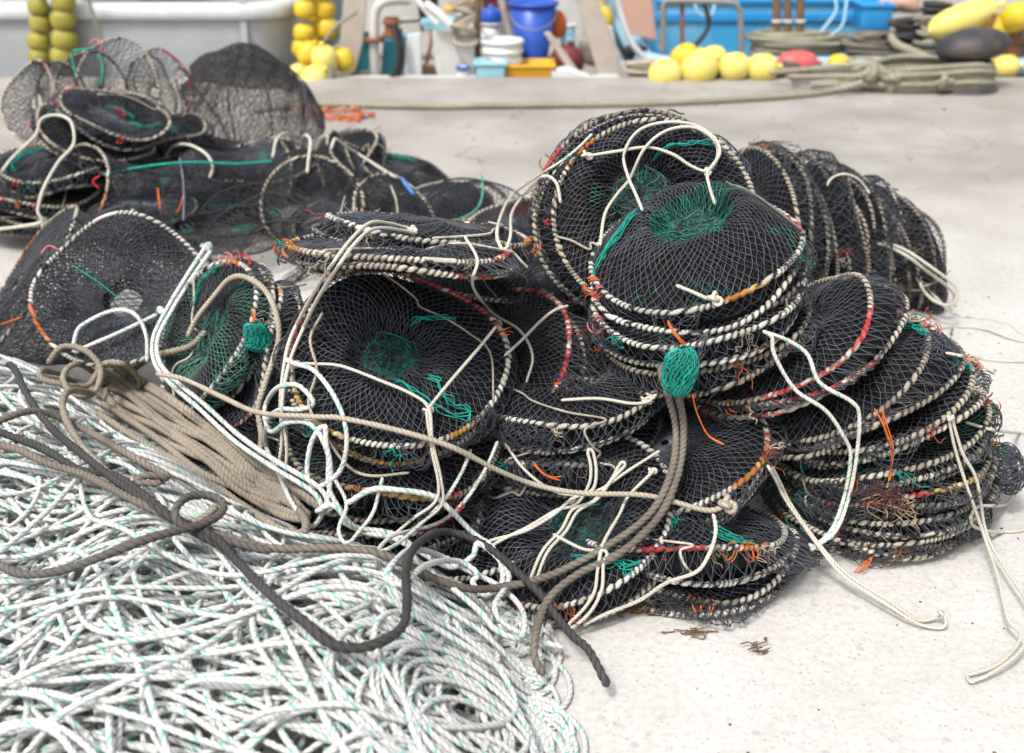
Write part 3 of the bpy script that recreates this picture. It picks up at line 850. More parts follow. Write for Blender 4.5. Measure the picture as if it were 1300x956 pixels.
M['red'] = plain('faded_red_plastic', (.60, .10, .10), .5, .4, (.6, .25, .22), 9)
M['maroon'] = plain('maroon_rubber', (.16, .035, .035), .5, .4, (.09, .04, .04), 9)
M['plank'] = plain('old_plank', (.45, .385, .33), .8, .6, (.30, .25, .21), 7, bmp=.5)
M['post'] = plain('brown_post', (.20, .125, .07), .8, .5, (.11, .07, .045), 8, bmp=.5)
M['steel'] = plain('dull_steel', (.33, .31, .29), .5, .6, (.22, .13, .08), 9, metal=.4)
M['white_pl'] = plain('white_plastic', (.76, .76, .75), .4, .25, (.55, .52, .46), 8)
M['aqua'] = plain('pale_aqua_plastic', (.30, .58, .68), .4, .2, (.45, .6, .64), 8)
M['turq'] = plain('turquoise_paint', (.04, .36, .46), .55, .55, (.22, .36, .36), 5)
M['blue_pl'] = plain('blue_plastic', (.025, .09, .46), .35, .25, (.08, .16, .45), 6)
M['sky_box'] = plain('blue_box_plastic', (.02, .27, .62), .45, .3, (.16, .36, .55), 6)
M['crate'] = plain('orange_yellow_crate', (.74, .40, .02), .45, .3, (.6, .36, .1), 8)
M['rubber'] = plain('black_rubber', (.018, .018, .02), .6, .4, (.06, .055, .05), 8)
M['orange'] = plain('orange_cloth', (.62, .13, .025), .8, .4, (.5, .16, .06), 9)
M['rust'] = plain('rusty_iron', (.24, .10, .045), .8, .7, (.10, .06, .04), 8, bmp=.6)
M['pink'] = plain('faded_salmon_paint', (.58, .34, .26), .7, .5, (.46, .36, .3), 6)
M['iron'] = plain('bollard_iron', (.030, .031, .036), .55, .75, (.12, .085, .07), 7, spec=.5, bmp=.7)


def boat(label, x0, x1, Y0, Y1, zd, zt, hull, rail, inner, deck_mat, bow=0, th=.1):
    """open working boat moored along the quay: hull shell, rub rail, deck; bow = +1 / -1 rounds that end"""
    t = empty('boat', label, 'boat', ((x0 + x1) / 2, (Y0 + Y1) / 2, -1.35), 'fishing boats moored at the quay')
    L = np.array([(x0 + x1) / 2, (Y0 + Y1) / 2, -1.35])
    r = .35
    def outline(ins, flare):
        P = []
        for cx, cy, a0 in ((x1 - r, Y1 - r, 0), (x0 + r, Y1 - r, PI / 2), (x0 + r, Y0 + r, PI), (x1 - r, Y0 + r, 1.5 * PI)):
            for k in range(7):
                a = a0 + k / 6 * PI / 2
                P.append((cx + (r - ins) * math.cos(a), cy + (r - ins) * math.sin(a)))
        P = np.array(P)
        n = []
        c = np.array([(x0 + x1) / 2, (Y0 + Y1) / 2])
        P = c + (P - c) * (1 + flare)
        # densify
        Q = np.concatenate([P, P[:1]]); out = []
        for a, b in zip(Q[:-1], Q[1:]):
            k = max(1, int(np.linalg.norm(b - a) / .3))
            for i in range(k): out.append(a + (b - a) * i / k)
        return np.array(out)
    def loft(rows, nm, mat):
        R = [np.c_[outline(i, f), np.full(len(outline(i, f)), z)] for i, f, z in rows]
        n = min(len(a) for a in R); R = [a[:n] if len(a) == n else a[np.linspace(0, len(a) - 1, n).round().astype(int)] for a in R]
        V = np.concatenate(R) - L; m = len(R)
        i, j = np.meshgrid(np.arange(n), np.arange(m - 1), indexing='ij'); i2 = (i + 1) % n
        Q = np.stack([j * n + i, j * n + i2, (j + 1) * n + i2, (j + 1) * n + i], -1).reshape(-1, 4)
        return mk(nm, (V, Q, None, None), mat, t)
    loft([(.0, -.08, -1.35 - .4), (0, -.03, -.7), (0, 0, zt - .1), (0, 0, zt)], 'hull', hull)
    loft([(-.035, 0, zt - .11), (-.05, 0, zt - .085), (-.05, 0, zt - .03), (-.02, 0, zt + .004), (th * .7, 0, zt + .004), (th, 0, zt - .02), (th, 0, zt - .1)], 'rub_rail', rail)
    loft([(th - .02, 0, zt - .06), (th - .02, 0, zd - .02)], 'bulwark', inner)
    o = outline(th - .03, 0)
    bm = bmesh.new(); bm.faces.new([bm.verts.new((*(p - L[:2]), zd - L[2])) for p in o])
    mkbm('deck', bm, deck_mat, t, False)
    return t, L


gb, gL = boat('grey steel boat hull with a pale rub rail behind the rear trap heap', -9.5, -1.66, 8.72, 12.2, .1, .47, M['hull_grey'], M['rail_white'], M['hull_grey'], M['deck'])
bm = boxbm(.05, .012, 1.3, .004); mkbm('rust_streak_plate', bm, M['hull_grey'], gb, False, Vector((-1.98 - gL[0], 8.705 - gL[1], -.7 - gL[2])))
bm = boxbm(3.2, 1.8, 1.9, .06); mkbm('wheelhouse', bm, M['hull_white'], gb, False, Vector((-5.2 - gL[0], 10.9 - gL[1], .1 - gL[2])))
mb, mL = boat('cluttered white workboat with low gunwale between the grey and the blue boats', -1.5, .86, 8.56, 11.6, -.2, -.035, M['hull_white'], M['rail_white'], M['hull_white'], M['deck'])
bm = boxbm(2.0, 1.0, 1.7, .05); mkbm('deckhouse', bm, M['hull_white'], mb, False, Vector((-.35 - mL[0], 10.8 - mL[1], -.19 - mL[2])))
bm = boxbm(.9, .02, .3, .01); mkbm('house_window', bm, M['rubber'], mb, False, Vector((-.35 - mL[0], 10.292 - mL[1], .75 - mL[2])))
bb, bL = boat('bright blue fishing boat with light blue gunwale right of the planks', .98, 7.6, 8.66, 12.2, -.1, .085, M['hull_blue'], M['light_blue'], M['hull_blue'], M['deck'])
bm = boxbm(1.72, 1.5, 1.7, .05); mkbm('wheelhouse', bm, M['hull_blue'], bb, False, Vector((2.03 - bL[0], 10.4 - bL[1], -.09 - bL[2])))
for k, (zz, hh) in enumerate(((.22, .06), (.36, .03))):
    bm = boxbm(1.77, .03, hh, .008); mkbm('moulding', bm, M['sky_box'], bb, False, Vector((2.03 - bL[0], 9.638 - bL[1], zz - bL[2])))
bm = boxbm(2.2, 1.3, 1.5, .05); mkbm('locker', bm, M['hull_white'], bb, False, Vector((4.2 - bL[0], 10.6 - bL[1], -.09 - bL[2])))

# --- floats
FLO = 'yellow floats'
_fm = {}


def float_thing(label, px, py, rpx, Y, mat, axis=(0, 0, 1), stretch=1.15, group=FLO):
    c = aty(px, py, Y); r = rpx * np.linalg.norm(ray(px, py) * Y / ray(px, py)[1]) / np.linalg.norm(ray(px, py)) / F
    t = empty('float', label, 'float', c, group)
    z = np.linspace(-1, 1, 15)
    body = [(r * math.sqrt(max(0, 1 - abs(a) ** 2.4)) + .0005, r * stretch * a) for a in z]
    V, Q, _, _ = lathe(body, 26)
    w = Wave(9 / max(r, .05) * .12, 6); V = V * (1 + .02 * w(V))[:, None]
    mk('body', (rot_to(axis, V), Q, None, None), M[mat], t)
    e = lathe([(r * .001, r * stretch * .93), (r * .2, r * stretch * .93), (r * .22, r * stretch * 1.16), (r * .12, r * stretch * 1.2), (r * .1, r * stretch * 1.05)], 14)
    mk('eye', (rot_to(axis, e[0]), e[1], None, None), M[mat], t)
    return t


for a in (('float on the left of the yellow cluster at the quay edge', 392, 68, 14, 8.55, 'yellow', (.5, 0, .8)), ('fullest pale yellow float in the middle of the hanging cluster', 412, 76, 17, 8.5, 'pale_yellow', (-.1, -.2, 1)),
          ('float on the right side of the hanging yellow cluster', 436, 76, 14, 8.6, 'yellow', (-.4, 0, .9)), ('pale float resting lowest in the cluster on the quay edge', 398, 101, 17, 8.36, 'pale_yellow', (.7, .2, .6)),
          ('small float with a pink tip at the left of the cluster', 378, 91, 10, 8.5, 'pale_yellow', (.8, 0, .4)), ('float half hidden low behind the cluster', 413, 103, 13, 8.62, 'yellow', (0, 0, 1)),
          ('leftmost float of the row lying along the blue boat', 844, 94, 19, 8.3, 'pale_yellow', (1, .2, .2)), ('biggest float in the row along the blue boat', 888, 86, 22, 8.32, 'pale_yellow', (.8, .2, .45)),
          ('float behind the biggest one, bright yellow top', 870, 73, 17, 8.52, 'yellow', (.8, 0, .4)), ('whitish yellow float peeping over the row', 906, 73, 15, 8.54, 'pale_yellow', (1, .1, .1)),
          ('third float of the row along the blue boat', 932, 85, 18, 8.33, 'pale_yellow', (1, .2, .1)), ('last yellow float of the row before the red one', 968, 86, 18, 8.33, 'pale_yellow', (1, -.1, .1)),
          ('small yellow float peeking behind the mooring lines', 1064, 82, 13, 8.55, 'yellow', (1, 0, .1)), ('yellow float low behind the bollard, left one', 1252, 85, 12, 8.6, 'yellow', (1, .3, .1)), ('yellow float low behind the bollard, right one', 1276, 86, 16, 8.6, 'pale_yellow', (1, 0, .1)),
          ('olive yellow ball standing behind the leaning wide plank', 762, 26, 17, 9.3, 'yellow', (0, 0, 1)), ('bright float at the far right end above the bollard', 1290, 22, 18, 8.62, 'yellow', (.3, -.6, .4))):
    float_thing(*a)
float_thing('red float lying between the yellow row and the mooring lines', 1012, 80, 16, 8.5, 'red', (1, .1, 0), 1.7, None)
float_thing('maroon buoy among the planks on the white workboat', 720, 78, 22, 8.9, 'maroon', (.2, 0, 1), 1.0, None)
float_thing('long sausage shaped yellow float lying above the bollard', 1222, 24, 19, 8.62, 'pale_yellow', (1, .1, .36), 2.5, None)
float_thing('shorter yellow float under the sausage shaped one', 1262, 36, 17, 8.7, 'yellow', (1, .2, .4), 1.5, None)


def float_string(label, px, ys, rpx, Y, mat):
    c = aty(px, ys[-1], Y)
    t = empty('float_string', label, 'float string', c, 'strings of hanging floats')
    pts = []
    for y in ys:
        p = aty(px + rng.normal() * 1.2, y, Y); r = rpx * .006 * rng.uniform(.95, 1.05)
        V, Q, _, _ = lathe([(r * math.sqrt(max(0, 1 - abs(a) ** 2.6)) + .0005, r * .92 * a) for a in np.linspace(-1, 1, 13)], 22)
        mk('float_ball', (rot_to((rng.normal() * .15, 0, 1), V) + p - c, Q, None, None), M[mat], t)
        pts.append(p - c)
    pts = [pts[0] + [0, 0, .5]] + pts + [pts[-1] - [0, 0, .12]]
    mk('cord', tube(spline(np.array(pts) + np.array([0, -.02, 0]), .03), .012, 8, .06), M['quay_rope'], t)


float_string('string of grimy olive floats hanging at the left of the grey hull', 51, [-16, 8, 30, 52, 72], 13, 8.6, 'olive')
float_string('string of grimy olive floats hanging beside the left one on the grey hull', 80, [-22, 2, 25, 50, 72], 15, 8.58, 'olive')
float_string('string of bright yellow floats at the stern of the grey boat', 388, [-20, 12, 42, 62], 14, 8.8, 'yellow')
float_string('fuller string of yellow floats right of the stern string', 412, [-16, 12, 36], 16, 8.9, 'yellow')
float_string('string of yellow floats behind the two stern strings', 401, [-8, 20, 46], 12, 9.1, 'yellow')


# --- containers
def bucket(label, px, y0, y1, w0, w1, Y, mat, rim, n=1, name='bucket', cat='bucket', open_=True):
    b = aty(px, y1, Y); tp = aty(px, y0, Y); s = .00595 * Y / 8.7
    h = tp[2] - b[2]; r0, r1 = w1 * s / 2, w0 * s / 2
    t = empty(name, label, cat, b)
    mk('body', lathe([(.001, .003), (r0, .0), (r0 * 1.01, .01), (r1, h), (r1 - .006, h), (r0 - .006, .02), (.001, .02)]), M[mat], t)
    for k in range(n):
        z = h - k * h * .22; rr = r0 + (r1 - r0) * z / h
        mk('rim', lathe([(rr - .002, z - .022), (rr + .011, z - .022), (rr + .013, z - .004), (rr + .004, z + .004), (rr - .006, z + .003)]), M[rim], t)
    a = np.linspace(0, PI, 14); P = np.stack([r1 * np.cos(a), 0 * a - r1 * .2, h * .9 - r1 * .7 * np.sin(a)], 1)
    P[:, 1] = -np.sqrt(np.maximum(0, (r1 + .014) ** 2 - P[:, 0] ** 2))
    mk('handle', tube(P, .004, 6), M['steel'], t)
    return t


bucket('stack of white plastic buckets on the white workboat', 637, 50, 104, 52, 44, 8.75, 'white_pl', 'white_pl', 4, 'bucket_stack', 'bucket stack')
o = bucket('white drum with a broad blue lid behind the buckets', 624, 28, 70, 24, 24, 9.3, 'white_pl', 'white_pl', 1, 'drum', 'drum')
lz = float(aty(624, 28, 9.3)[2] - aty(624, 70, 9.3)[2])
mk('lid', [lathe([(.001, .10 + lz), (.07, .10 + lz), (.082, .09 + lz), (.085, lz), (.08, lz - .01)]), lathe([(.001, .13 + lz), (.02, .13 + lz), (.025, .098 + lz)])], M['blue_pl'], o)
bucket('tall blue tapered bin on the white workboat', 676, 2, 86, 60, 34, 9.0, 'blue_pl', 'blue_pl', 1, 'bin', 'bin')
bucket('small white can with a blue rim beside the tank', 588, 84, 106, 14, 16, 8.62, 'white_pl', 'blue_pl', 1, 'can', 'can')
bucket('white and aqua can between the bin and the wide plank', 721, 30, 66, 16, 20, 9.1, 'aqua', 'white_pl', 1, 'can', 'can')


def tub(name, label, cat, x0, y0, x1, y1, Y, dY, mat, taper=.9, slots=0):
    b = aty((x0 + x1) / 2, y1, Y); tp = aty((x0 + x1) / 2, y0, Y); wd = aty(x1, y1, Y)[0] - aty(x0, y1, Y)[0]; h = tp[2] - b[2]
    t = empty(name, label, cat, b + np.array([0, dY / 2, 0]))
    bm = boxbm(wd, dY, h, .02, taper)
    top = [f for f in bm.faces if f.normal.z > .9 and f.calc_center_median().z > h * .9]
    f = max(top, key=lambda f: f.calc_area())
    r = bmesh.ops.inset_individual(bm, faces=[f], thickness=.015)
    bmesh.ops.translate(bm, verts=list(f.verts), vec=(0, 0, -h * .8))
    mkbm('shell', bm, M[mat], t)
    for sx, sy, lx, ly in ((0, -1, wd + .03, .02), (0, 1, wd + .03, .02), (-1, 0, .02, dY + .03), (1, 0, .02, dY + .03)):
        mkbm('rim', boxbm(lx, ly, .022, .006), M[mat], t, True, Vector((sx * (wd / 2 + .004), sy * (dY / 2 + .004), h - .02)))
    for k in range(slots):
        mkbm('rib', boxbm(.012, .012, h * .75, .003, base=True), M[mat], t, True, Vector((-wd * .42 + wd * .84 * k / (slots - 1), -dY / 2 * .965 - .004, h * .08)))
    return t


tub('basin', 'pale blue plastic tub at the quay edge before the buckets', 'tub', 604, 80, 642, 107, 8.45, .2, 'aqua', .95)
tub('crate', 'orange yellow fish crate beside the pale blue tub', 'crate', 640, 83, 703, 106, 8.5, .28, 'crate', .92, 9)
tub('box', 'blue lidded plastic box on the blue boat above the rope coil', 'box', 1092, 6, 1132, 40, 9.1, .28, 'sky_box', .95, 0)
# --- planks, panels, tank, pipes
board('plank', 'wide grey beige board leaning beside the yellow float cluster', 'plank', [(438, -20), (466, -20), (461, 53), (446, 111), (427, 108)], 8.75, .03, M['plank'], -.04)
board('plank', 'wide beige plank leaning on the workboat right of the blue bin', 'plank', [(728, -12), (756, -14), (797, 106), (763, 108)], 8.66, .04, M['plank'], -.05)
board('plank', 'narrow plank slanting under the wide beige one', 'plank', [(690, 42), (698, 40), (746, 106), (734, 108)], 8.6, .03, M['plank'], -.03)
board('panel', 'turquoise panel leaning left of the rusty pipe', 'panel', [(462, 40), (474, 42), (470, 112), (446, 112)], 8.84, .04, M['turq'])
board('panel', 'grey white upright board beside the black hose', 'panel', [(516, 44), (534, 42), (536, 112), (512, 113)], 8.7, .03, M['rail_white'], -.04)
board('panel', 'turquoise machine cover behind the black hose', 'panel', [(486, 52), (524, 46), (520, 112), (482, 112)], 8.95, .25, M['turq'])
board('sheet', 'white folded sheet lying before the narrow plank', 'sheet', [(698, 90), (722, 87), (750, 98), (750, 106), (703, 106)], 8.5, .12, M['white_pl'])
board('panel', 'salmon painted hatch board at the bow of the blue boat', 'panel', [(783, -20), (826, -20), (834, 52), (800, 44)], 9.3, .04, M['pink'])
board('panel', 'brown board in the gap behind the white tank', 'panel', [(528, 82), (560, 84), (558, 110), (530, 110)], 9.0, .04, M['post'])
board('tank', 'white tapered tank on the workboat left of the brown post', 'tank', [(548, 40), (602, 36), (604, 112), (560, 112), (552, 84)], 8.72, .32, M['hull_white'])
bq = px_xz([(778, -25), (789, 20), (803, 56), (830, 86)], 8.72)
P = np.array([(x, 8.72, z) for x, z in bq]); 
o = tag(mk('bow_timber', tube(spline(P, .03), .05, 10, flat=.5), M['rail_white']), 'grey white curved timber at the bow of the blue boat', 'timber')


def pipe(label, pts, r, mat, name='pipe', cat='pipe', extra=()):
    W = np.array([aty(x, y, Y) for x, y, Y in pts]); c = W[-1]
    t = empty(name, label, cat, c)
    mk('barrel', tube(spline(W - c, .02), r, 14, taper=False), M[mat], t)
    for (x, y, Y, rr, hh, mm) in extra:
        g_ = lathe([(r * .8, -hh), (rr, -hh), (rr * 1.03, 0), (rr, hh), (r * .8, hh)], 18)
        mk('flange', (g_[0] + aty(x, y, Y) - c, g_[1], None, None), M[mm], t)
    return t


pipe('pale pipe bent at the top with a rusty flange on the workboat', [(520, 0, 8.9), (500, 0, 8.84), (484, 4, 8.8), (476, 18, 8.8), (475, 50, 8.8), (477, 112, 8.8)], .037, 'hull_white', extra=[(476, 50, 8.8, .075, .016, 'rust'), (477, 98, 8.8, .06, .02, 'rust')])
pipe('black hose hanging in a curve beside the turquoise cover', [(500, 30, 8.66), (506, 62, 8.6), (505, 84, 8.58), (494, 102, 8.57), (470, 109, 8.57)], .022, 'rubber', 'hose', 'hose')
pipe('second thinner black hose beside the curved one', [(508, 36, 8.64), (512, 66, 8.6), (508, 92, 8.58), (492, 110, 8.57)], .014, 'rubber', 'hose', 'hose')
pipe('rusty orange valve block above the black hoses', [(497, 22, 8.75), (498, 48, 8.75)], .055, 'rust', 'valve', 'valve', [(498, 28, 8.75, .075, .01, 'rust'), (498, 44, 8.75, .075, .01, 'rust')])
pipe('brown wooden post on the workboat beside the bucket stack', [(608, -60, 8.8), (606, 30, 8.8), (604, 108, 8.8)], .030, 'post', 'post', 'post')
pipe('slanting grey timber behind the blue bin', [(628, -40, 9.1), (646, 40, 9.05), (664, 100, 9.0)], .028, 'plank', 'post', 'post')
for k, (x, lab) in enumerate(((986, 'left brown mooring post on the blue boat'), (1000, 'middle brown mooring post on the blue boat'), (1016, 'right brown mooring post on the blue boat'))):
    pipe(lab, [(x, -60, 9.2), (x, 10, 9.2), (x - 2, 70, 9.2)], .032, 'post', 'post', 'post', [(x, 27, 9.2, .04, .012, 'rail_white')])
pipe('white tube leaning across the tank top', [(520, -14, 8.7), (540, 12, 8.68), (556, 30, 8.66)], .022, 'white_pl')
pipe('white tube lying over the tank beside the first one', [(540, 4, 8.66), (558, 18, 8.64), (572, 32, 8.64)], .03, 'white_pl')
pipe('grey stub post beside the yellow float cluster', [(420, 84, 8.33), (420, 112, 8.33)], .022, 'steel', 'post', 'post', [(420, 110, 8.33, .04, .006, 'steel')])
pipe('rusty iron hook behind the grey boat stern pipe', [(892, 0, 9.1), (900, 26, 9.05), (894, 44, 9.0), (880, 60, 8.98)], .018, 'rubber', 'hose', 'hose')
# tubular rail
W = np.array([aty(*p) for p in ((842, 66, 8.95), (842, 20, 8.95), (843, 6, 8.95), (852, 1, 8.95), (926, 3, 8.95), (936, 8, 8.95), (940, 20, 8.95), (941, 66, 8.95))])
t = empty('guard_rail', 'bent steel guard rail on the blue boat above the float row', 'rail', W[0])
mk('hoop', tube(spline(W - W[0], .02), .022, 12, taper=False), M['steel'], t)
W2 = np.array([aty(866, -10, 9.0), aty(866, 60, 8.97)]); mk('upright', tube(spline(W2 - W[0], .05), .016, 10, taper=False), M['rust'], t)
W2 = np.array([aty(845, -20, 9.0), aty(842, 30, 8.99), aty(838, 62, 8.97)]); mk('upright', tube(spline(W2 - W[0], .05), .02, 10, taper=False), M['steel'], t)


def cloth(name, label, cat, px, py, rx, ry, Y, mat, f=6., sq=.6):
    c = aty(px, py, Y); s = .006; w = Wave(f, 8)
    def S(u, v):
        th = 2 * PI * u; ph = PI * (.02 + .96 * v)
        P = np.stack([rx * s * np.sin(ph) * np.cos(th), sq * rx * s * np.sin(ph) * np.sin(th), ry * s * np.cos(ph)], 1)
        return P * (1 + .16 * w(P * 2.4) + .1 * w(P[:, ::-1] * 5))[:, None]
    o = mk(name, sheet(S, 36, 22), M[mat]); o.location = c
    return tag(o, label, cat)


cloth('cloth', 'crumpled orange oilskin hanging beside the blue bin', 'cloth', 708, 34, 10, 18, 9.05, 'orange')
cloth('cloth', 'orange rag heap below the maroon buoy', 'cloth', 712, 98, 16, 9, 8.7, 'orange')
cloth('cloth', 'salmon orange net bundle at the back of the blue boat', 'cloth', 1146, 4, 30, 14, 9.4, 'pink')


# --- rope bundles on the boats
def coil(label, px, py, rx, ry, Y, mat, r=.014, turns=7, name='rope_coil', cat='rope coil', seed=0, mess=.25):
    c = aty(px, py, Y); s = .006
    n = turns * 14; t = np.arange(n) / 14 * 2 * PI
    k = 1 + mess * np.interp(np.arange(n), np.arange(0, n + 7, 7), rng.normal(size=n // 7 + 1)[: len(np.arange(0, n + 7, 7))] if n // 7 + 1 >= len(np.arange(0, n + 7, 7)) else rng.normal(size=len(np.arange(0, n + 7, 7))))
    P = np.stack([rx * s * np.cos(t) * k, .55 * rx * s * np.sin(t) * k, ry * s * (np.linspace(-.8, .9, n) + .25 * np.sin(t * .7 + 1))], 1)
    o = mk(name, tube(spline(P, .02), r, 8, r * 6), M[mat]); o.location = c
    return tag(o, label, cat)


coil('broad heap of pale beige rope on the blue boat beside the mooring posts', 1016, 56, 52, 14, 9.05, 'quay_rope', .016, 16)
coil('coil of thick black rope on the blue boat right of the blue box', 1150, 42, 18, 22, 8.95, 'black_rope', .022, 7, mess=.12)
coil('small coil of black rope behind the thick black one', 1190, 14, 16, 10, 9.2, 'black_rope', .02, 5, mess=.1)
coil('brown tangle of rope under the blue box', 1104, 58, 26, 18, 8.85, 'brown_rope', .018, 10)
coil('pale rope hanks piled between the black coil and the bollard', 1184, 46, 20, 26, 8.85, 'quay_rope', .015, 10)
coil('hanging loops of grey white rope beside the brown post', 588, 26, 13, 34, 8.66, 'tan_rope', .016, 7, mess=.12)
coil('grey white rope lump at the bow of the blue boat', 822, 88, 18, 12, 8.5, 'tan_rope', .018, 7)
coil('dark knotted rope lump on the quay edge behind the mooring lines', 1000, 87, 9, 8, 8.4, 'brown_rope', .016, 5)
coil('dark gear lump at the right end behind the bollard', 1284, 62, 22, 22, 8.8, 'brown_rope', .022, 9)
W = np.array([aty(*p) for p in ((1128, 42, 8.8), (1138, 56, 8.7), (1160, 66, 8.6), (1184, 76, 8.52), (1204, 86, 8.45), (1214, 92, 8.4))])
tag(mk('rope', tube(spline(W, .02), .032, 12, .16), M['quay_rope']), 'very thick pale hawser running from the blue boat to the bollard', 'rope')

# --- bollard and its mooring lines
B0 = on(1218, 112); B0[2] = 0
t = empty('bollard', 'black iron mooring bollard with a slanted mushroom head at the quay edge', 'bollard', B0)
mk('neck', lathe([(.25, .0), (.25, .02), (.17, .035), (.135, .06), (.125, .2), (.15, .25)], 36), M['iron'], t)
hd = lathe([(.001, .13), (.08, .128), (.17, .105), (.235, .06), (.265, .0), (.25, -.05), (.2, -.09), (.12, -.115), (.001, -.12)], 40)
V = hd[0] * np.array([.86, .72, .85]); V[:, 0] += .05 * (V[:, 0] > 0) * V[:, 0] / .26
V = V @ np.array(Matrix.Rotation(math.radians(-9), 3, 'Y')).T; V = V * (1 + .03 * Wave(9, 6)(V))[:, None] + np.array([.03, 0, .285])
mk('head', (V, hd[1], None, None), M['iron'], t)
gs = []
for k in range(5):
    z = .035 + .036 * k; R_ = .175 + .022 * (k % 2) + .012 * rng.random()
    L_ = (.72, 1.05, .8, 1.2, .62)[k]
    a = np.linspace(-PI / 2, PI / 2, 12)
    P = [(-L_, -.1 + .03 * k, max(.03, z * .55))] + [(-.4, -R_ - .01, z * .9)] + [(R_ * math.cos(x), R_ * math.sin(x), z + .008 * math.sin(3 * x)) for x in a] + [(-.4, R_ + .01, z)] + [(-L_ - .1, .1, max(.03, z * .6))]
    gs.append(tube(spline(np.array(P) + B0, .015), .0195, 10, .12, amp=.28, s0=k))
gs.append(knot(B0 + np.array([-.66, -.12, .12]), .026, 3.4)); gs.append(knot(B0 + np.array([-.2, -.22, .08]), .022, 2.6)); gs.append(knot(B0 + np.array([-.56, -.16, .07]), .024, 3.2))
tag(mk('mooring_rope', gs, M['quay_rope']), 'thick weathered mooring rope wound round the black bollard and knotted at its left', 'rope')
W = [aty(1085, 100, 8.05)] ; W = np.array([on(x, y, z) for x, y, z in ((1096, 104, .09), (1085, 108, .06), (1062, 114, .026), (1031, 119, .022), (954, 125, .022), (877, 129, .022), (800, 132, .022), (720, 133, .022), (627, 134, .022), (560, 135, .022), (488, 134, .022), (430, 133, .022), (380, 134, .022), (320, 140, .022))])
tag(mk('rope', tube(spline(W, .012), .021, 10, .13, amp=.28), M['quay_rope']), 'long pale rope lying along the quay from the bollard to the rear heap', 'rope')
W = np.array([on(x, y, z) for x, y, z in ((1130, 95, .13), (1080, 90, .12), (1040, 90, .1), (1004, 88, .1))]); tag(mk('rope', tube(spline(W, .012), .014, 9, .09), M['brown_rope']), 'thin dark line stretched from the bollard ropes to the blue boat', 'rope')
W = np.array([aty(*p) for p in ((454, 14, 8.6), (436, 26, 8.56), (422, 38, 8.53), (412, 52, 8.5))]); tag(mk('rope', tube(spline(W, .012), .014, 9, .09), M['quay_rope']), 'rope holding up the cluster of yellow floats', 'rope')
W = np.array([aty(*p) for p in ((106, -20, 8.55), (116, 12, 8.58), (126, 40, 8.6), (132, 54, 8.6))]); tag(mk('rope', tube(spline(W, .012), .012, 9, .09), M['quay_rope']), 'thin tan rope hanging down the grey hull', 'rope')
for k, (pts, lab) in enumerate((([(1048, -20, 9.4), (1062, 10, 9.2), (1040, 44, 9.0)], 'pale blue line slanting over the blue wheelhouse wall'), ([(1076, -10, 9.3), (1070, 30, 9.1), (1054, 46, 9.0)], 'pale stay wire right of the mooring posts'),
                                ([(880, -10, 9.2), (886, 16, 9.15), (902, 20, 9.15), (908, 4, 9.2)], 'small hose loop behind the guard rail'))):
    W = np.array([aty(*p) for p in pts]); tag(mk('line', tube(spline(W, .02), .011, 8, .06), M['light_blue']), lab, 'line')

# --- litter on the quay
OR = [(.62, .14, .04), (.7, .3, .15), (.55, .1, .05), (.3, .3, .28)]
gs = []
for k in range(70):
    c = on(rng.uniform(398, 462), rng.uniform(136, 149), .012); a = rng.uniform(0, 2 * PI)
    P = c + np.cumsum(np.c_[rng.normal(size=(7, 2)) * .03, rng.normal(size=7) * .004], 0); P[:, 2] = np.clip(P[:, 2], .006, .03)
    gs.append(tube(spline(P, .012), .006, 5, col=OR[rng.integers(4)]))
tag(mk('net_scraps', gs, M['cord']), 'scattered scraps of orange net on the quay behind the rear heap', 'net scraps', kind='stuff')
gs = []
cols = [(.12, .12, .13), (.28, .25, .22), (.35, .33, .31), (.2, .14, .09), (.45, .42, .4), (.10, .07, .05)]
for k in range(520):
    if k < 300: x, y = rng.uniform(-.6, 2.0), rng.uniform(1.3, 4.)
    else: x, y = rng.uniform(-3, 4), rng.uniform(3.6, 8.2)
    r = rng.uniform(.001, .0034) * (1 + .35 * y / 3) * (1.7 if rng.random() < .03 else 1)
    V, Q, _, _ = lathe([(.0003, -r * .4), (r, -r * .3), (r * 1.1, r * .2), (r * .6, r * .6), (.0003, r * .7)], 7)
    V = V * rng.uniform(.6, 1.4, 3); V = V @ np.array(Matrix.Rotation(rng.uniform(0, 6), 3, 'Z')).T + np.array([x, y, r * .3])
    c = np.array(cols[rng.integers(6)]) * rng.uniform(.7, 1.2)
    gs.append((V, Q, np.tile(c, (len(V), 1)), None))
tag(mk('grit', gs, M['cord']), 'loose grit and small stones strewn over the concrete', 'grit', kind='stuff')
for lab, px, py, n, sp in (('shrivelled brown weed scrap on the pale concrete, nearest the corner', 872, 803, 9, .028), ('brown twig of dry weed left of the shrivelled scrap', 962, 822, 6, .03), ('brown root tuft lying at the front foot of the lowest trap', 815, 772, 26, .04)):
    c = on(px, py, .008); gs = []
    for k in range(n):
        P = c + np.cumsum(np.c_[rng.normal(size=(6, 1)) * .012 + .004, rng.normal(size=(6, 1)) * .005, rng.normal(size=(6, 1)) * .003], 0); P[:, 2] = np.clip(P[:, 2], .003, .03)
        gs.append(tube(spline(P, .006), .0016, 5, col=(.20, .11, .05)))
    tag(mk('weed_scrap', gs, M['cord']), lab, 'dry weed')
# brown roots hanging on the right stack, orange strings
d_ = None

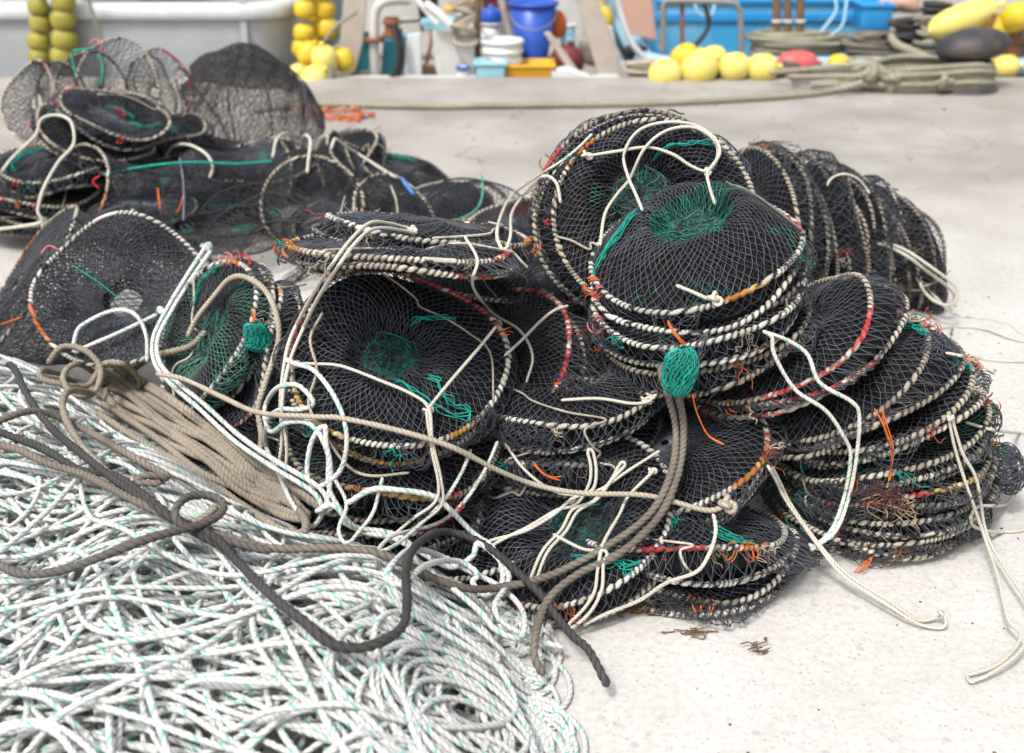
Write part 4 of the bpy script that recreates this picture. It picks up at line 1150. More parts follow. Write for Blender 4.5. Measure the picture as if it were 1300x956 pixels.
# --- more gear on the workboat
pipe('thin rusty stay behind the white tank', [(536, -30, 9.2), (548, 40, 9.2), (540, 86, 9.1)], .014, 'rust', 'stay', 'stay')
pipe('dark horizontal spar above the white tank', [(505, 26, 9.4), (560, 22, 9.4), (640, 14, 9.4)], .024, 'steel', 'spar', 'spar')
tub('box', 'brown fish box standing behind the tank and the post', 'box', 572, 8, 606, 40, 9.6, .3, 'post', .95)
tub('box', 'red brown box at the foot of the deckhouse behind the drum', 'box', 612, -6, 650, 16, 9.9, .3, 'maroon', .95)
board('panel', 'dark navy cover plate left of the slanting white tubes', 'panel', [(528, -14), (556, -14), (556, 38), (534, 40)], 9.3, .05, M['rubber'])
board('panel', 'pale aqua tray under the slanting white tubes', 'panel', [(532, 28), (576, 22), (580, 36), (540, 40)], 8.8, .2, M['aqua'])
cloth('cloth', 'small yellow bag lying on the tubes of the workboat', 'cloth', 570, 12, 8, 5, 8.9, 'crate')
cloth('cloth', 'grey brown net bundle behind the wide beige plank', 'cloth', 752, 60, 18, 30, 9.4, 'deck')
cloth('cloth', 'dark grey tarpaulin heap at the foot of the salmon hatch', 'cloth', 806, 66, 18, 12, 9.0, 'rubber')
board('panel', 'white board standing beside the wide beige plank', 'panel', [(752, 30), (778, 34), (790, 100), (764, 100)], 9.15, .04, M['hull_white'])
coil('light rope hank hung on the deckhouse front', 690, 20, 12, 26, 9.9, 'tan_rope', .014, 5, mess=.2)
coil('thin dark line heap beside the rusty flange pipe', 462, 100, 12, 8, 8.7, 'brown_rope', .012, 6)
coil('white net rope heap left of the bollard ropes', 1098, 84, 18, 8, 8.5, 'tan_rope', .012, 8)
pipe('brown capped stub behind the bollard', [(1286, 40, 8.7), (1284, 98, 8.7)], .06, 'rust', 'post', 'post', [(1286, 52, 8.7, .075, .012, 'rust')])
pipe('dark lashing post between the yellow floats at the right', [(1262, 18, 8.5), (1256, 40, 8.5), (1250, 60, 8.5)], .016, 'rust', 'stay', 'stay')
# ------------------------------------------------------------------ the second heap, farther back on the left
def fp(cx, cy, a, b, ang, dep): return ((cx, cy, a, b, ang), a * dep / F)


def ftrap(label, p, **kw):
    k = dict(T=.05, h=.015, pit=None, base='cream', nu=50, rows=20, out=.025, flaps=2, ties=2); k.update(kw)
    trap(label, p[0], R=p[1], **k)


BLUE = (.08, .22, .6)
ftrap('flat trap with a pale ring and teal scraps on top of the rear left stack', fp(147, 141, 67, 27, -13, 4.95), pit=(.5, .03), rim=.85, h=.0, tw=[(120, .5, 30, .3, TEALC), (340, .2, 350, .8, TEALC), (100, .4, 60, .2, REDC)], loops=[(150, PINK), (280, REDC)], seg=[(150, 165, 'red')])
ftrap('tipped dark trap under the top flat trap of the rear stack, ring sloping right', fp(122, 172, 74, 24, -17, 4.98), T=.06, tw=[(200, .9, 150, .7, TEALC)], loops=[(200, PINK)])
ftrap('rear stack trap with a broad teal scrap on its black net', fp(66, 205, 66, 24, 5, 4.85), T=.06, tw=[(200, .9, 120, .3, TEALC), (210, .95, 110, .4, TEALC), (205, .8, 130, .3, TEALC)], loops=[(230, REDC), (245, TEALC)])
ftrap('rear stack trap above the bottom one, thin cream ring and orange ties', fp(52, 234, 74, 26, 2, 4.88), T=.06, loops=[(250, ORANGE), (265, REDC)], seg=[(200, 240, 'red')])
ftrap('bottom trap of the rear left stack, resting on the concrete', fp(50, 256, 76, 28, 0, 4.92), T=.06, base='dirty')
ftrap('dark flat trap lying beneath the big draped net of the rear heap', fp(240, 188, 78, 20, -4, 5.6), T=.07)
ftrap('low crumpled trap behind the rear net tunnel', fp(330, 205, 74, 26, 8, 5.5), T=.08)
open_trap('opened trap with a tall cream hoop standing on the rear left stack', [(*fp(150, 114, 63, 50, 88, 5.15), 'cream', [(80, 100, 'red')]), (*fp(118, 122, 58, 40, 96, 5.45), 'dirty')], [('side', 0, 1, 10, .02), ('disc', 1, .05, 14, .15)], nu=54, twr=.0016, green=2.3, gcol=TEAL,
          cord=[([(92, 65, 5.2), (105, 63, 5.15), (118, 62, 5.15)], TEALC, .006), ([(126, 68, 5.12), (130, 85, 5.1), (128, 108, 5.1)], TEALC, .004), ([(90, 66, 5.2), (94, 85, 5.2), (97, 100, 5.2)], TEALC, .004), ([(113, 55, 5.1), (122, 50, 5.1), (130, 58, 5.1), (126, 64, 5.1)], PINK, .004)])
open_trap('opened trap with a narrow pink and cream hoop left of the rear stack', [(*fp(39, 128, 52, 28, 80, 5.1), 'cream', [(270, 360, 'red')]), (*fp(78, 128, 48, 30, 95, 5.35), 'dirty')], [('side', 0, 1, 9, .04), ('disc', 0, .04, 12, .2)], nu=48, twr=.0016)
open_trap('small trap hoop wound red and cream behind the rear stack', [(*fp(208, 108, 46, 32, 110, 5.5), 'cream', [(200, 330, 'red')]), (*fp(190, 118, 44, 30, 100, 5.7), 'dirty')], [('side', 0, 1, 7, .02), ('disc', 1, .04, 12, .15)], nu=44, twr=.0016)
draped_trap('big opened trap draped in a peak of dark brown net beside the grey boat', fp(254, 138, 58, 15, -58, 5.85), [(228, 112, 5.9), (246, 150, 5.75), (276, 180, 5.7), (320, 190, 5.75), (372, 186, 5.85), (412, 168, 6.0), (404, 134, 6.2), (372, 116, 6.35), (300, 112, 6.35), (250, 104, 6.15)],
            [(240, 82, 6.0), (262, 68, 6.0), (290, 58, 6.02), (308, 54, 6.05), (330, 62, 6.08), (364, 82, 6.1), (384, 104, 6.1)], [[(412, 168, 6.0), (398, 122, 6.1), (372, 90, 6.15), (340, 70, 6.15), (308, 56, 6.1)], [(300, 182, 5.72), (290, 120, 5.85), (300, 72, 5.98), (308, 55, 6.04)], [(345, 186, 5.8), (342, 130, 5.9), (322, 80, 6.0)]])
open_trap('long net tunnel with cream front hoop and green top line in the rear heap', [(*fp(108, 236, 52, 26, 88, 4.8), 'cream', [(60, 75, 'orange'), (230, 260, 'orange')]), (*fp(180, 252, 40, 22, 70, 4.9), 'wire'), (*fp(258, 238, 48, 24, 112, 5.0), 'wire'), (*fp(335, 228, 54, 34, 80, 5.1), 'dirty')],
          [('side', 0, 1, 14, .16), ('side', 1, 2, 14, .22), ('side', 2, 3, 14, .18)], core=True, nu=64, twr=.0016, green=1.4, gcol=np.array([.07, .26, .2]),
          cord=[([(131, 222, 4.75), (180, 212, 4.8), (240, 206, 4.8), (300, 208, 4.85), (346, 205, 4.9)], TEALC, .006), ([(128, 222, 4.7), (118, 230, 4.7), (126, 240, 4.7)], REDC, .003), ([(200, 238, 4.75), (203, 262, 4.7), (206, 278, 4.65)], ORANGE, .003), ([(232, 250, 4.7), (226, 268, 4.7), (214, 276, 4.7)], ORANGE, .003)])
open_trap('standing opened trap with a round cream hoop and see-through net in the rear heap', [(*fp(396, 262, 66, 60, 70, 4.65), 'cream', [(20, 40, 'dirty')]), (*fp(372, 256, 60, 50, 80, 4.9), 'wire')], [('side', 0, 1, 10, .03), ('disc', 0, .06, 20, .12)], nu=60, twr=.0013)
open_trap('bare trap of bent black wire hoops with torn net before the rear heap', [(*fp(336, 306, 73, 58, 10, 4.5), 'wire'), (*fp(330, 300, 84, 70, 14, 4.75), 'wire'), (*fp(362, 318, 56, 40, 6, 4.4), 'wire')], [('side', 0, 1, 10, .05), ('disc', 1, .1, 18, .2), ('side', 0, 2, 10, .05)], nu=52, twr=.0013, green=1.5, gcol=TEAL,
          cord=[([(438, 248, 4.5), (430, 280, 4.45), (424, 310, 4.4), (420, 335, 4.35)], (.3, .3, .34), .004), ([(228, 200, 4.9), (233, 235, 4.7), (233, 280, 4.55)], (.2, .2, .24), .004)])
open_trap('folded trap with crossed pale hoops in the middle of the rear heap', [(*fp(450, 222, 58, 12, -62, 5.1), 'cream'), (*fp(476, 224, 54, 13, -48, 5.2), 'cream', [(0, 30, 'orange')]), (*fp(425, 226, 52, 16, -75, 5.2), 'dirty')], [('side', 0, 1, 8, .05), ('side', 0, 2, 8, .1), ('disc', 1, .03, 14, .1), ('disc', 0, .02, 14, .1)], core=True, nu=50, twr=.0016)
open_trap('trap with a blue tie on its ring, baggy net, right of the folded one', [(*fp(500, 272, 55, 44, -50, 4.7), 'cream', [(20, 40, 'orange')]), (*fp(478, 290, 54, 40, -40, 4.9), 'dirty')], [('side', 0, 1, 10, .02), ('disc', 0, .02, 16, .1)], core=True, nu=54, twr=.0015,
          cord=[([(510, 226, 4.65), (518, 238, 4.62), (526, 247, 4.6)], BLUE, .009), ([(496, 235, 4.6), (503, 255, 4.55), (506, 280, 4.5)], (.45, .4, .3), .004)])
ftrap('flat baggy trap with a green patch at the back of the rear heap', fp(522, 226, 62, 26, -22, 5.35), T=.1, h=.04, green=1.2, gcol=TEAL, tw=[(150, .9, 100, .6, TEALC), (155, .8, 95, .5, TEALC)], out=.03)
open_trap('trap of two black wire hoops with teal net behind the topmost flat trap', [(*fp(596, 282, 60, 52, 0, 4.7), 'wire'), (*fp(604, 284, 70, 60, 0, 4.85), 'wire'), (*fp(590, 300, 50, 20, 5, 4.55), 'cream', [(90, 120, 'orange')])], [('side', 0, 1, 8, .02), ('disc', 1, .05, 18, .15), ('side', 0, 2, 12, .05)], nu=54, twr=.0014, green=1.2, gcol=TEAL,
          cord=[([(612, 222, 4.8), (612, 250, 4.7), (600, 270, 4.6), (566, 285, 4.5)], (.1, .35, .28), .005)])
ftrap('dark reddish trap between the wire hoops and the leaning pair', fp(652, 292, 62, 40, 20, 4.3), T=.1, h=.04, green=.9, gcol=np.array([.22, .06, .07]), out=.03)
ftrap('trap slumped in front of the folded one, grey baggy net', fp(440, 292, 66, 40, -8, 4.6), T=.1, h=.05, base='dark', out=.04)

ftrap('collapsed dark trap at the foot of the rear net tunnel', fp(180, 268, 66, 22, 6, 4.75), T=.05, base='dark', h=.04, green=1.4, gcol=TEAL * .7)
ftrap('collapsed trap lying between the rear stack and the big draped trap', fp(190, 165, 68, 20, 8, 5.4), T=.07, h=.03)
ftrap('dark slumped trap behind the topmost flat trap, grey ring', fp(560, 262, 64, 30, 10, 5.0), T=.09, h=.05, base='dark', out=.04)
ftrap('tilted trap at the far end of the rear heap before the open quay', fp(424, 208, 62, 30, 40, 5.4), T=.07, h=.03)

open_trap('flattened see-through trap of black wire hoops on the concrete behind the opened trap', [(*fp(285, 292, 74, 30, 6, 4.55), 'wire'), (*fp(262, 272, 80, 30, -4, 4.8), 'wire')], [('side', 0, 1, 10, .1), ('disc', 1, .05, 18, .1)], nu=56, twr=.0016, green=1.0, gcol=TEAL)
# ------------------------------------------------------------------ quay
def concrete():
    m, nt, b = newmat('quay_concrete')
    tc = nd(nt, 'TexCoord').outputs['Object']
    big = noise(nt, tc, .55, 5, .6); mid = noise(nt, tc, 4., 6, .65); fine = noise(nt, tc, 60, 4, .7); grit = noise(nt, tc, 420, 2, .7)
    dst = nd(nt, 'VectorMath', {0: tc, 1: nd(nt, 'VectorMath', {0: nd(nt, 'TexNoise', {'Vector': tc, 'Scale': 120., 'Detail': 2.}).outputs['Color'], 3: .009}, operation='SCALE').outputs[0]}, operation='ADD').outputs[0]
    vor = nd(nt, 'TexVoronoi', {'Vector': dst, 'Scale': 85., 'Randomness': 1.})
    vor2 = nd(nt, 'TexVoronoi', {'Vector': dst, 'Scale': 34., 'Randomness': 1.})
    c = mixc(nt, ramp(nt, mid, [(.3, g(0)), (.7, g(1))]), (.62, .60, .57), (.52, .495, .465))
    c = mixc(nt, ramp(nt, fine, [(.35, g(.5)), (.62, g(0))]), c, (.36, .345, .33))
    # exposed aggregate, one pebble in four dark
    sel = mth(nt, 'GREATER_THAN', nd(nt, 'SeparateXYZ', {0: vor.outputs['Color']}).outputs[0], .72)
    sp = mth(nt, 'MULTIPLY', mth(nt, 'LESS_THAN', vor.outputs['Distance'], .3), sel)
    c = mixc(nt, mth(nt, 'MULTIPLY', sp, .45), c, mixc(nt, nd(nt, 'SeparateXYZ', {0: vor.outputs['Color']}).outputs[1], (.22, .22, .24), (.42, .36, .30)))
    sel2 = mth(nt, 'GREATER_THAN', nd(nt, 'SeparateXYZ', {0: vor2.outputs['Color']}).outputs[0], .92)
    sp2 = mth(nt, 'MULTIPLY', mth(nt, 'LESS_THAN', vor2.outputs['Distance'], .28), sel2)
    c = mixc(nt, mth(nt, 'MULTIPLY', sp2, .35), c, (.26, .26, .28))
    # damp, dirty stretch of the quay towards the boats, its edge broken up
    sy = nd(nt, 'SeparateXYZ', {0: tc})
    yy = mth(nt, 'ADD', sy.outputs[1], mth(nt, 'MULTIPLY', mth(nt, 'SUBTRACT', big, .5), 4.))
    damp = ramp(nt, mth(nt, 'DIVIDE', yy, 10.), [(.40, g(0)), (.62, g(.85))])
    patch = ramp(nt, noise(nt, tc, 1.3, 5, .6), [(.36, g(.55)), (.62, g(1))])
    dm = mth(nt, 'MULTIPLY', damp, patch)
    c = mixc(nt, dm, c, (.24, .21, .18))
    st = ramp(nt, noise(nt, tc, 2.1, 6, .7), [(.60, g(0)), (.78, g(.32))])
    c = mixc(nt, st, c, (.30, .27, .235))
    # hair cracks and long scuffs where gear was dragged
    dc = nd(nt, 'VectorMath', {0: tc, 1: nd(nt, 'VectorMath', {0: nd(nt, 'TexNoise', {'Vector': tc, 'Scale': 3., 'Detail': 4.}).outputs['Color'], 3: .5}, operation='SCALE').outputs[0]}, operation='ADD').outputs[0]
    cr = nd(nt, 'TexVoronoi', {'Vector': dc, 'Scale': .42}, feature='DISTANCE_TO_EDGE').outputs['Distance']
    crk = mth(nt, 'MULTIPLY', mth(nt, 'LESS_THAN', cr, .0022), ramp(nt, noise(nt, tc, 1.1, 2), [(.45, g(0)), (.55, g(.6))]))
    c = mixc(nt, crk, c, (.16, .145, .13))
    dv = nd(nt, 'Mapping', {'Vector': tc, 'Rotation': (0, 0, .5), 'Scale': (.8, 14., 1.)}).outputs[0]
    c = mixc(nt, ramp(nt, noise(nt, dv, 1.4, 5, .7), [(.60, g(0)), (.76, g(.3))]), c, (.33, .30, .27))
    nt.links.new(c, b.inputs['Base Color'])
    nt.links.new(mth(nt, 'MULTIPLY_ADD', dm, -.35, .85), b.inputs['Roughness'])
    b.inputs['Specular IOR Level'].default_value = .3
    h = mth(nt, 'ADD', mth(nt, 'MULTIPLY', fine, .6), mth(nt, 'ADD', mth(nt, 'MULTIPLY', grit, .4), mth(nt, 'MULTIPLY', sp, -.2)))
    bump(nt, b, h, .5, .004)
    return m


M['concrete'] = concrete()
QE = 8.42     # the quay's edge
bm = bmesh.new()
xs = [-60, 60]
vs = [bm.verts.new(v) for v in ((-60, -20, 0), (60, -20, 0), (60, QE - .04, 0), (-60, QE - .04, 0), (60, QE, -.04), (-60, QE, -.04), (60, QE, -3), (-60, QE, -3))]
bm.faces.new([vs[0], vs[1], vs[2], vs[3]]); bm.faces.new([vs[3], vs[2], vs[4], vs[5]]); bm.faces.new([vs[5], vs[4], vs[6], vs[7]])
tag(mkbm('quay_ground', bm, M['concrete'], smooth=False), kind='structure')
m, nt, b = newmat('harbour_water')
tc = nd(nt, 'TexCoord').outputs['Object']
b.inputs['Base Color'].default_value = (.02, .05, .055, 1); b.inputs['Roughness'].default_value = .08
bump(nt, b, noise(nt, tc, 2.5, 4), .5, .05)
M['water'] = m
bm = bmesh.new()
bm.faces.new([bm.verts.new(v) for v in ((-900, QE + .005, -1.35), (900, QE + .005, -1.35), (900, 1500, -1.35), (-900, 1500, -1.35))])
tag(mkbm('harbour_water', bm, M['water'], smooth=False), kind='structure')
COLL.append((np.array([[-20, -5, 0], [20, -5, 0], [20, QE, 0], [-20, QE, 0.]]), np.array([[0, 1, 2, 3]])))
# ------------------------------------------------------------------ white rope heap: one tangle that nobody could count
BND = np.array([on(*p, .06)[:2] for p in ((-420, 438), (-120, 450), (0, 460), (70, 468), (130, 496), (190, 545), (250, 590), (330, 640), (400, 668), (470, 690), (540, 690), (590, 700), (630, 740), (655, 780), (680, 815), (690, 870), (700, 960),
                                                  (640, 1250), (-500, 1250))])


def heap_dist(P):
    """signed distance to the heap's outline on the ground, positive inside"""
    n = len(BND); best = np.full(len(P), 1e9); inside = np.zeros(len(P), bool)
    for i in range(n):
        a, b = BND[i], BND[(i + 1) % n]
        ab = b - a; t = np.clip(((P - a) @ ab) / (ab @ ab), 0, 1)
        best = np.minimum(best, np.linalg.norm(P - a - t[:, None] * ab, axis=1))
        c = ((a[1] > P[:, 1]) != (b[1] > P[:, 1])) & (P[:, 0] < (b[0] - a[0]) * (P[:, 1] - a[1]) / (b[1] - a[1] + 1e-12) + a[0])
        inside ^= c
    return np.where(inside, best, -best)


hw = Wave(4.5, 8, 3)


def heap_h(P):
    d = heap_dist(P[:, :2])
    s = np.clip(d / .42, 0, 1); s = s * (2 - s)
    K = np.c_[P[:, :2], np.zeros(len(P))]
    right = np.clip((P[:, 0] + .25) / .5, 0, 1)          # the tail of the heap is low
    return np.where(d > 0, (.235 - .12 * right) * s * (1 + .16 * hw(K)), 0)


gx = np.linspace(-2.3, .4, 60); gy = np.linspace(1.0, 3.2, 50)
GX, GY = np.meshgrid(gx, gy, indexing='ij'); HP = np.stack([GX.ravel(), GY.ravel()], 1)
hv = np.c_[HP, heap_h(HP) + .022]
a_, b_ = np.meshgrid(np.arange(59), np.arange(49), indexing='ij')
hq = np.stack([a_ * 50 + b_, (a_ + 1) * 50 + b_, (a_ + 1) * 50 + b_ + 1, a_ * 50 + b_ + 1], -1).reshape(-1, 4)
COLL.append((hv, hq))

geo = []
lo, hi = np.array([-1.75, 1.15]), np.array([.22, 3.1])


def arc(c, rx, ry, rot, a0, span, lift, wob=.05):
    n = max(8, int(abs(span) * 5))
    t = np.linspace(a0, a0 + span, n)
    w = Wave(2.6, 6)
    x = rx * np.cos(t); y = ry * np.sin(t)
    P = np.stack([c[0] + x * math.cos(rot) - y * math.sin(rot), c[1] + x * math.sin(rot) + y * math.cos(rot), 0 * t], 1)
    P[:, 0] += wob * w(P); P[:, 1] += wob * w(P[:, ::-1] + 3)
    P = spline(P, .03)
    w2 = Wave(7., 6)
    h = heap_h(P)
    P[:, 2] = np.maximum(.0075, h + lift + .014 * w2(P))
    return P


def wander(c, a, L):
    """one bight of a long rope: heading drifts, it stays on the heap and its ends dive under"""
    ds = .05; n = int(L / ds)
    kap = rng.normal() * 2.6; vr = rng.choice([.25, .5, 1.1]); P = [c.copy()]; x = c.copy()
    for i in range(n):
        kap += rng.normal() * vr - kap * .02
        d0 = heap_dist(x[None])[0]
        if d0 < .10 or x[1] < 1.12 or x[0] < -1.9:            # turn back at the edge
            tgt = np.array([-.8, 2.1]) - x
            cr = math.cos(a) * tgt[1] - math.sin(a) * tgt[0]
            kap += np.sign(cr) * 2.4
        kap += -math.sin(2 * (a + .12)) * .35                  # prefers to run across
        kap = max(-9, min(9, kap)); a += kap * ds
        x = x + ds * np.array([math.cos(a), math.sin(a)]); P.append(x)
    return np.array(P)


for layer, (N, l0, l1, La, Lb) in enumerate(((130, -.125, -.065, 2., 4.), (130, -.065, -.03, 2., 4.), (78, -.03, -.008, 3., 6.), (50, -.006, .022, 3.5, 7.5))):
    k = 0
    while k < N:
        c = lo + (hi - lo) * rng.random(2)
        if heap_dist(c[None])[0] < .05: continue
        P = wander(c, (0 if rng.random() < .7 else 1) * rng.uniform(0, PI) + rng.normal() * .3 - .12 + (PI if rng.random() < .5 else 0), rng.uniform(La, Lb))
        dd = heap_dist(P)
        if dd.min() < -.07:
            m = int(np.argmax(dd < -.04)); P = P[:max(0, m)]
            if len(P) < 14: continue
        k += 1
        P = spline(np.c_[P, 0 * P[:, 0]], .03)
        w2 = Wave(3.2, 6); w3 = Wave(11., 6); n = len(P); e = np.minimum(np.arange(n), np.arange(n)[::-1]) * .03
        P[:, 2] = heap_h(P) + rng.uniform(l0, l1) + .012 * w2(P) + .0035 * w3(P) - .06 * np.exp(-(e / .06) ** 2)
        P[:, 2] = np.maximum(P[:, 2], .0075)
        geo.append(tube(spline(P, (.009, .0075, .006, .0055)[layer]), rng.uniform(.0048, .0062), (6, 7, 9, 9)[layer], .042, amp=.36, s0=rng.uniform(0, 60)))
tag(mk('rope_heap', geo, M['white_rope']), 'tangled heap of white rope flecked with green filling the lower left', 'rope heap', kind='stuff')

# ------------------------------------------------------------------ draping: a rope follows what lies under it
VV, QQ, o_ = [], [], 0
for v, q in COLL:
    VV.append(v); QQ.append(q + o_); o_ += len(v)
BVH = BVHTree.FromPolygons(np.concatenate(VV).tolist(), np.concatenate(QQ).tolist())


def surf(px, py):
    d = ray(px, py); L = np.linalg.norm(d)
    h = BVH.ray_cast(Vector(EYE), Vector(d / L), 60)
    return (h[3] / L) if h[0] is not None else 12.


def drape(pts, r, lift=0., win=3, step=7., dep=None, closed=False):
    P = spline(np.array(pts, float)[:, :2], step, closed)
    if dep is None:
        D = np.array([surf(*p) for p in P])
        D = smin(D, win) - (r + lift)
    else:
        s = np.linspace(0, 1, len(P)); D = np.interp(s, np.linspace(0, 1, len(dep)), dep)
    W = np.array([at(p[0], p[1], d_) for p, d_ in zip(P, D)])
    W[:, 2] = np.maximum(W[:, 2], r + .001)
    return W


def rope(label, paths, r, mat, name='rope', lift=0., win=3, pitch=.03, knots=(), sides=9, cat='rope', group=None, amp=.3, dep=None, step=7., join=False, stack=.4, flipj=True):
    gs, Ws = [], []
    for k, p in enumerate(paths):
        Ws.append(drape(p, r, lift + stack * r * k, win, dep=dep, step=step))
    if join: Ws = [np.concatenate([w_ if k % 2 == 0 or not flipj else w_[::-1] for k, w_ in enumerate(Ws)])]
    for W in Ws:
        gs.append(tube(spline(W, max(.004, r * .8)), r, sides, pitch, amp=amp, s0=rng.uniform(0, 9)))
    for q in knots:
        d_ = surf(*q[:2]) - r * 1.5 - lift if dep is None else np.mean(dep)
        gs.append(knot(at(q[0], q[1], d_), r, q[2] if len(q) > 2 else 2.4))
    return tag(mk(name, gs, M[mat]), label, cat, group)


def off(p, dx, dy): return [(x + dx, y + dy) for x, y in p]


# the stout beige hank on the heap's upper edge: one rope laid to and fro
hank, lifts = [], []
Cp = np.array([258., 566.]); ax = nrm(np.array([240., 152.])); pr = np.array([-ax[1], ax[0]])
for layer, (n_, w_, A_) in enumerate(((6, 42, 148), (4, 34, 138), (3, 20, 122))):
    so = np.linspace(-w_, w_, n_) + rng.normal(size=n_) * 3; eo = np.linspace(-w_, w_, n_)[rng.permutation(n_)] * .45 + so * .55
    row = []
    for k in range(n_):
        bow = rng.normal() * 10
        xs_ = np.array([-A_ + rng.normal() * 9, -.45 * A_, .1 * A_, .55 * A_, A_ - 10 + rng.normal() * 12])
        f = (xs_ + A_) / (2 * A_); of = (so[k] * .8) * (1 - f) + eo[k] * f + bow * np.sin(PI * f) + rng.normal(size=5) * 4 + 6 * f * f
        seg = [tuple(Cp + ax * x + pr * o) for x, o in zip(xs_, of)]
        if k % 2: seg = seg[::-1]
        row += seg
        if k < n_ - 1:
            s_ = 1 if k % 2 == 0 else -1
            nx = (eo[k + 1] if s_ > 0 else so[k + 1] * .8) + (6 if s_ > 0 else 0)
            mid = (of[-1] if s_ > 0 else of[0]) * .5 + nx * .5
            row.append(tuple(Cp + ax * s_ * (A_ + 10 + rng.uniform(0, 12)) + pr * mid))
    hank.append(row)
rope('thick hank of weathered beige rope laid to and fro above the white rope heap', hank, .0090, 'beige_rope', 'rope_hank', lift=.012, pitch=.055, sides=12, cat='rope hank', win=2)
rope('loose beige rope bights spilling off the left end of the beige hank',
     [[(60, 462), (80, 440), (110, 446), (128, 470), (118, 500), (92, 500), (80, 478), (98, 462), (130, 480), (160, 500), (178, 488), (160, 464), (132, 462), (110, 490), (70, 486), (52, 480), (56, 470), (100, 486), (140, 490), (168, 470), (196, 452), (240, 440), (262, 420)]], .0085, 'beige_rope', lift=.016, pitch=.05, sides=12, amp=.38, win=3)
rope('single beige rope running from the hank down across the white rope to the grey loop', [[(120, 500), (90, 496), (80, 510), (84, 532), (104, 566), (132, 596), (170, 628), (205, 648), (240, 664), (262, 655), (276, 640)]], .0085, 'beige_rope', lift=.02, pitch=.05, sides=12, amp=.38, win=3)
rope('dark grey rope wandering along the heap then rising doubled past the forward tilted trap',
     [[(205, 614), (170, 612), (186, 604), (214, 606), (190, 592), (160, 575), (125, 555), (75, 530), (40, 522), (5, 532), (-30, 548), (-60, 560), (-30, 562), (20, 570), (60, 588), (110, 604), (160, 630), (215, 656), (270, 676), (330, 694), (380, 697), (420, 696), (471, 701), (509, 713), (557, 737), (600, 748), (645, 744), (702, 729), (773, 692), (827, 650), (853, 597), (858, 545), (848, 500), (838, 470), (850, 466), (860, 498), (868, 545), (862, 598), (838, 654), (790, 700), (735, 728), (700, 756), (684, 790), (678, 830), (690, 858)]],
     .0082, 'brown_rope', lift=.018, pitch=.05, sides=12, amp=.38, win=4)
rope('black laid rope crossing the white heap to its front, then looping up under the traps',
     [[(-60, 520), (-25, 540), (10, 552), (60, 572), (100, 596), (150, 606), (220, 656), (273, 682), (301, 712), (345, 756), (384, 787), (419, 816), (453, 823), (488, 813), (512, 794), (517, 764), (516, 719), (529, 692), (557, 676), (592, 681), (626, 699),
       (661, 730), (688, 756), (702, 776), (727, 807), (748, 826), (772, 872)]], .0084, 'black_rope', lift=.02, pitch=.06, sides=14, amp=.42, win=4)
rope('shorter black laid rope slanting down the left of the white heap', [[(10, 462), (20, 470), (34, 500), (63, 541), (104, 576), (150, 612), (206, 650), (250, 676), (300, 704)]], .0084, 'black_rope', lift=.016, pitch=.06, sides=14, amp=.42, win=4)
rope('grey rope swinging in a long curve over the white heap into a small loop',
     [[(-30, 706), (0, 718), (31, 729), (78, 724), (125, 708), (188, 684), (251, 667), (277, 655), (284, 641), (270, 630), (242, 630), (224, 644), (226, 662), (250, 676), (300, 690), (345, 700)]], .0082, 'grey_rope', lift=.024, pitch=.05, sides=12, amp=.38, win=4)
rope('grey rope bent in a tall arch over the trap tipped on its edge', [[(238, 428), (250, 404), (271, 377), (292, 354), (312, 352), (336, 368), (350, 396), (354, 430), (345, 462), (336, 490), (328, 520), (332, 556), (326, 590)]], .0075, 'tan_rope',
     lift=.015, pitch=.04, sides=12, amp=.36)
rope('long taut tan rope stretched across the trap heap from the beige hank',
     [[(198, 474), (235, 482), (282, 504), (330, 524), (400, 529), (434, 531), (503, 546), (572, 567), (634, 598), (685, 617), (738, 626), (809, 628), (845, 634), (898, 648), (926, 640)]], .0062, 'tan_rope', lift=.02, win=9, knots=[(924, 640, 3)])
rope('thick doubled white rope slanting from the opened trap down along the beige hank',
     [[(262, 312), (236, 352), (210, 396), (194, 432), (198, 464), (222, 492), (252, 518), (298, 560), (345, 592), (398, 625), (412, 650)],
      [(268, 318), (242, 356), (216, 398), (200, 432), (204, 462), (228, 488), (258, 512), (304, 553), (350, 585), (404, 618), (420, 645)]], .0062, 'white_rope', lift=.022, win=6, knots=[(262, 314, 3), (207, 396, 2.6)], join=True)
rope('white cord running straight down from the topmost flat trap across the facing trap',
     [[(520, 290), (490, 283), (468, 284), (444, 306), (420, 338), (398, 372), (371, 424), (361, 462), (356, 512), (358, 560), (352, 600)],
      [(530, 296), (478, 290), (452, 308), (428, 340), (404, 378), (380, 428), (366, 466), (358, 516), (364, 566), (362, 606)]], .0042, 'bridle', lift=.012, win=6, knots=[(524, 292)], join=True)
rope('three legged white bridle knotted over the trap facing the viewer',
     [[(630, 414), (606, 444), (570, 486), (546, 516), (542, 526), (548, 570), (556, 630), (522, 660), (494, 684)],
      [(372, 462), (400, 462), (434, 465), (485, 484), (522, 500), (544, 518), (549, 560), (560, 610), (560, 642), (528, 668), (500, 690)]], .0037, 'bridle', lift=.01, win=8, knots=[(544, 521, 3), (631, 411, 3.4), (374, 463, 3)], join=True)
rope('white flecked rope coiled in loose hanging loops left of the facing trap',
     [[(362, 456), (376, 462), (398, 470), (420, 496), (436, 530), (440, 566), (430, 600), (402, 618), (390, 600), (396, 560), (412, 540), (414, 560), (420, 598), (414, 640), (396, 668), (372, 640), (352, 596), (338, 566), (340, 534), (356, 520), (380, 520), (398, 512), (385, 494), (372, 488), (350, 494), (336, 520), (344, 548), (366, 536), (396, 540), (416, 575), (418, 620), (440, 660)]], .0056, 'white_rope', lift=.016, win=4, pitch=.04)
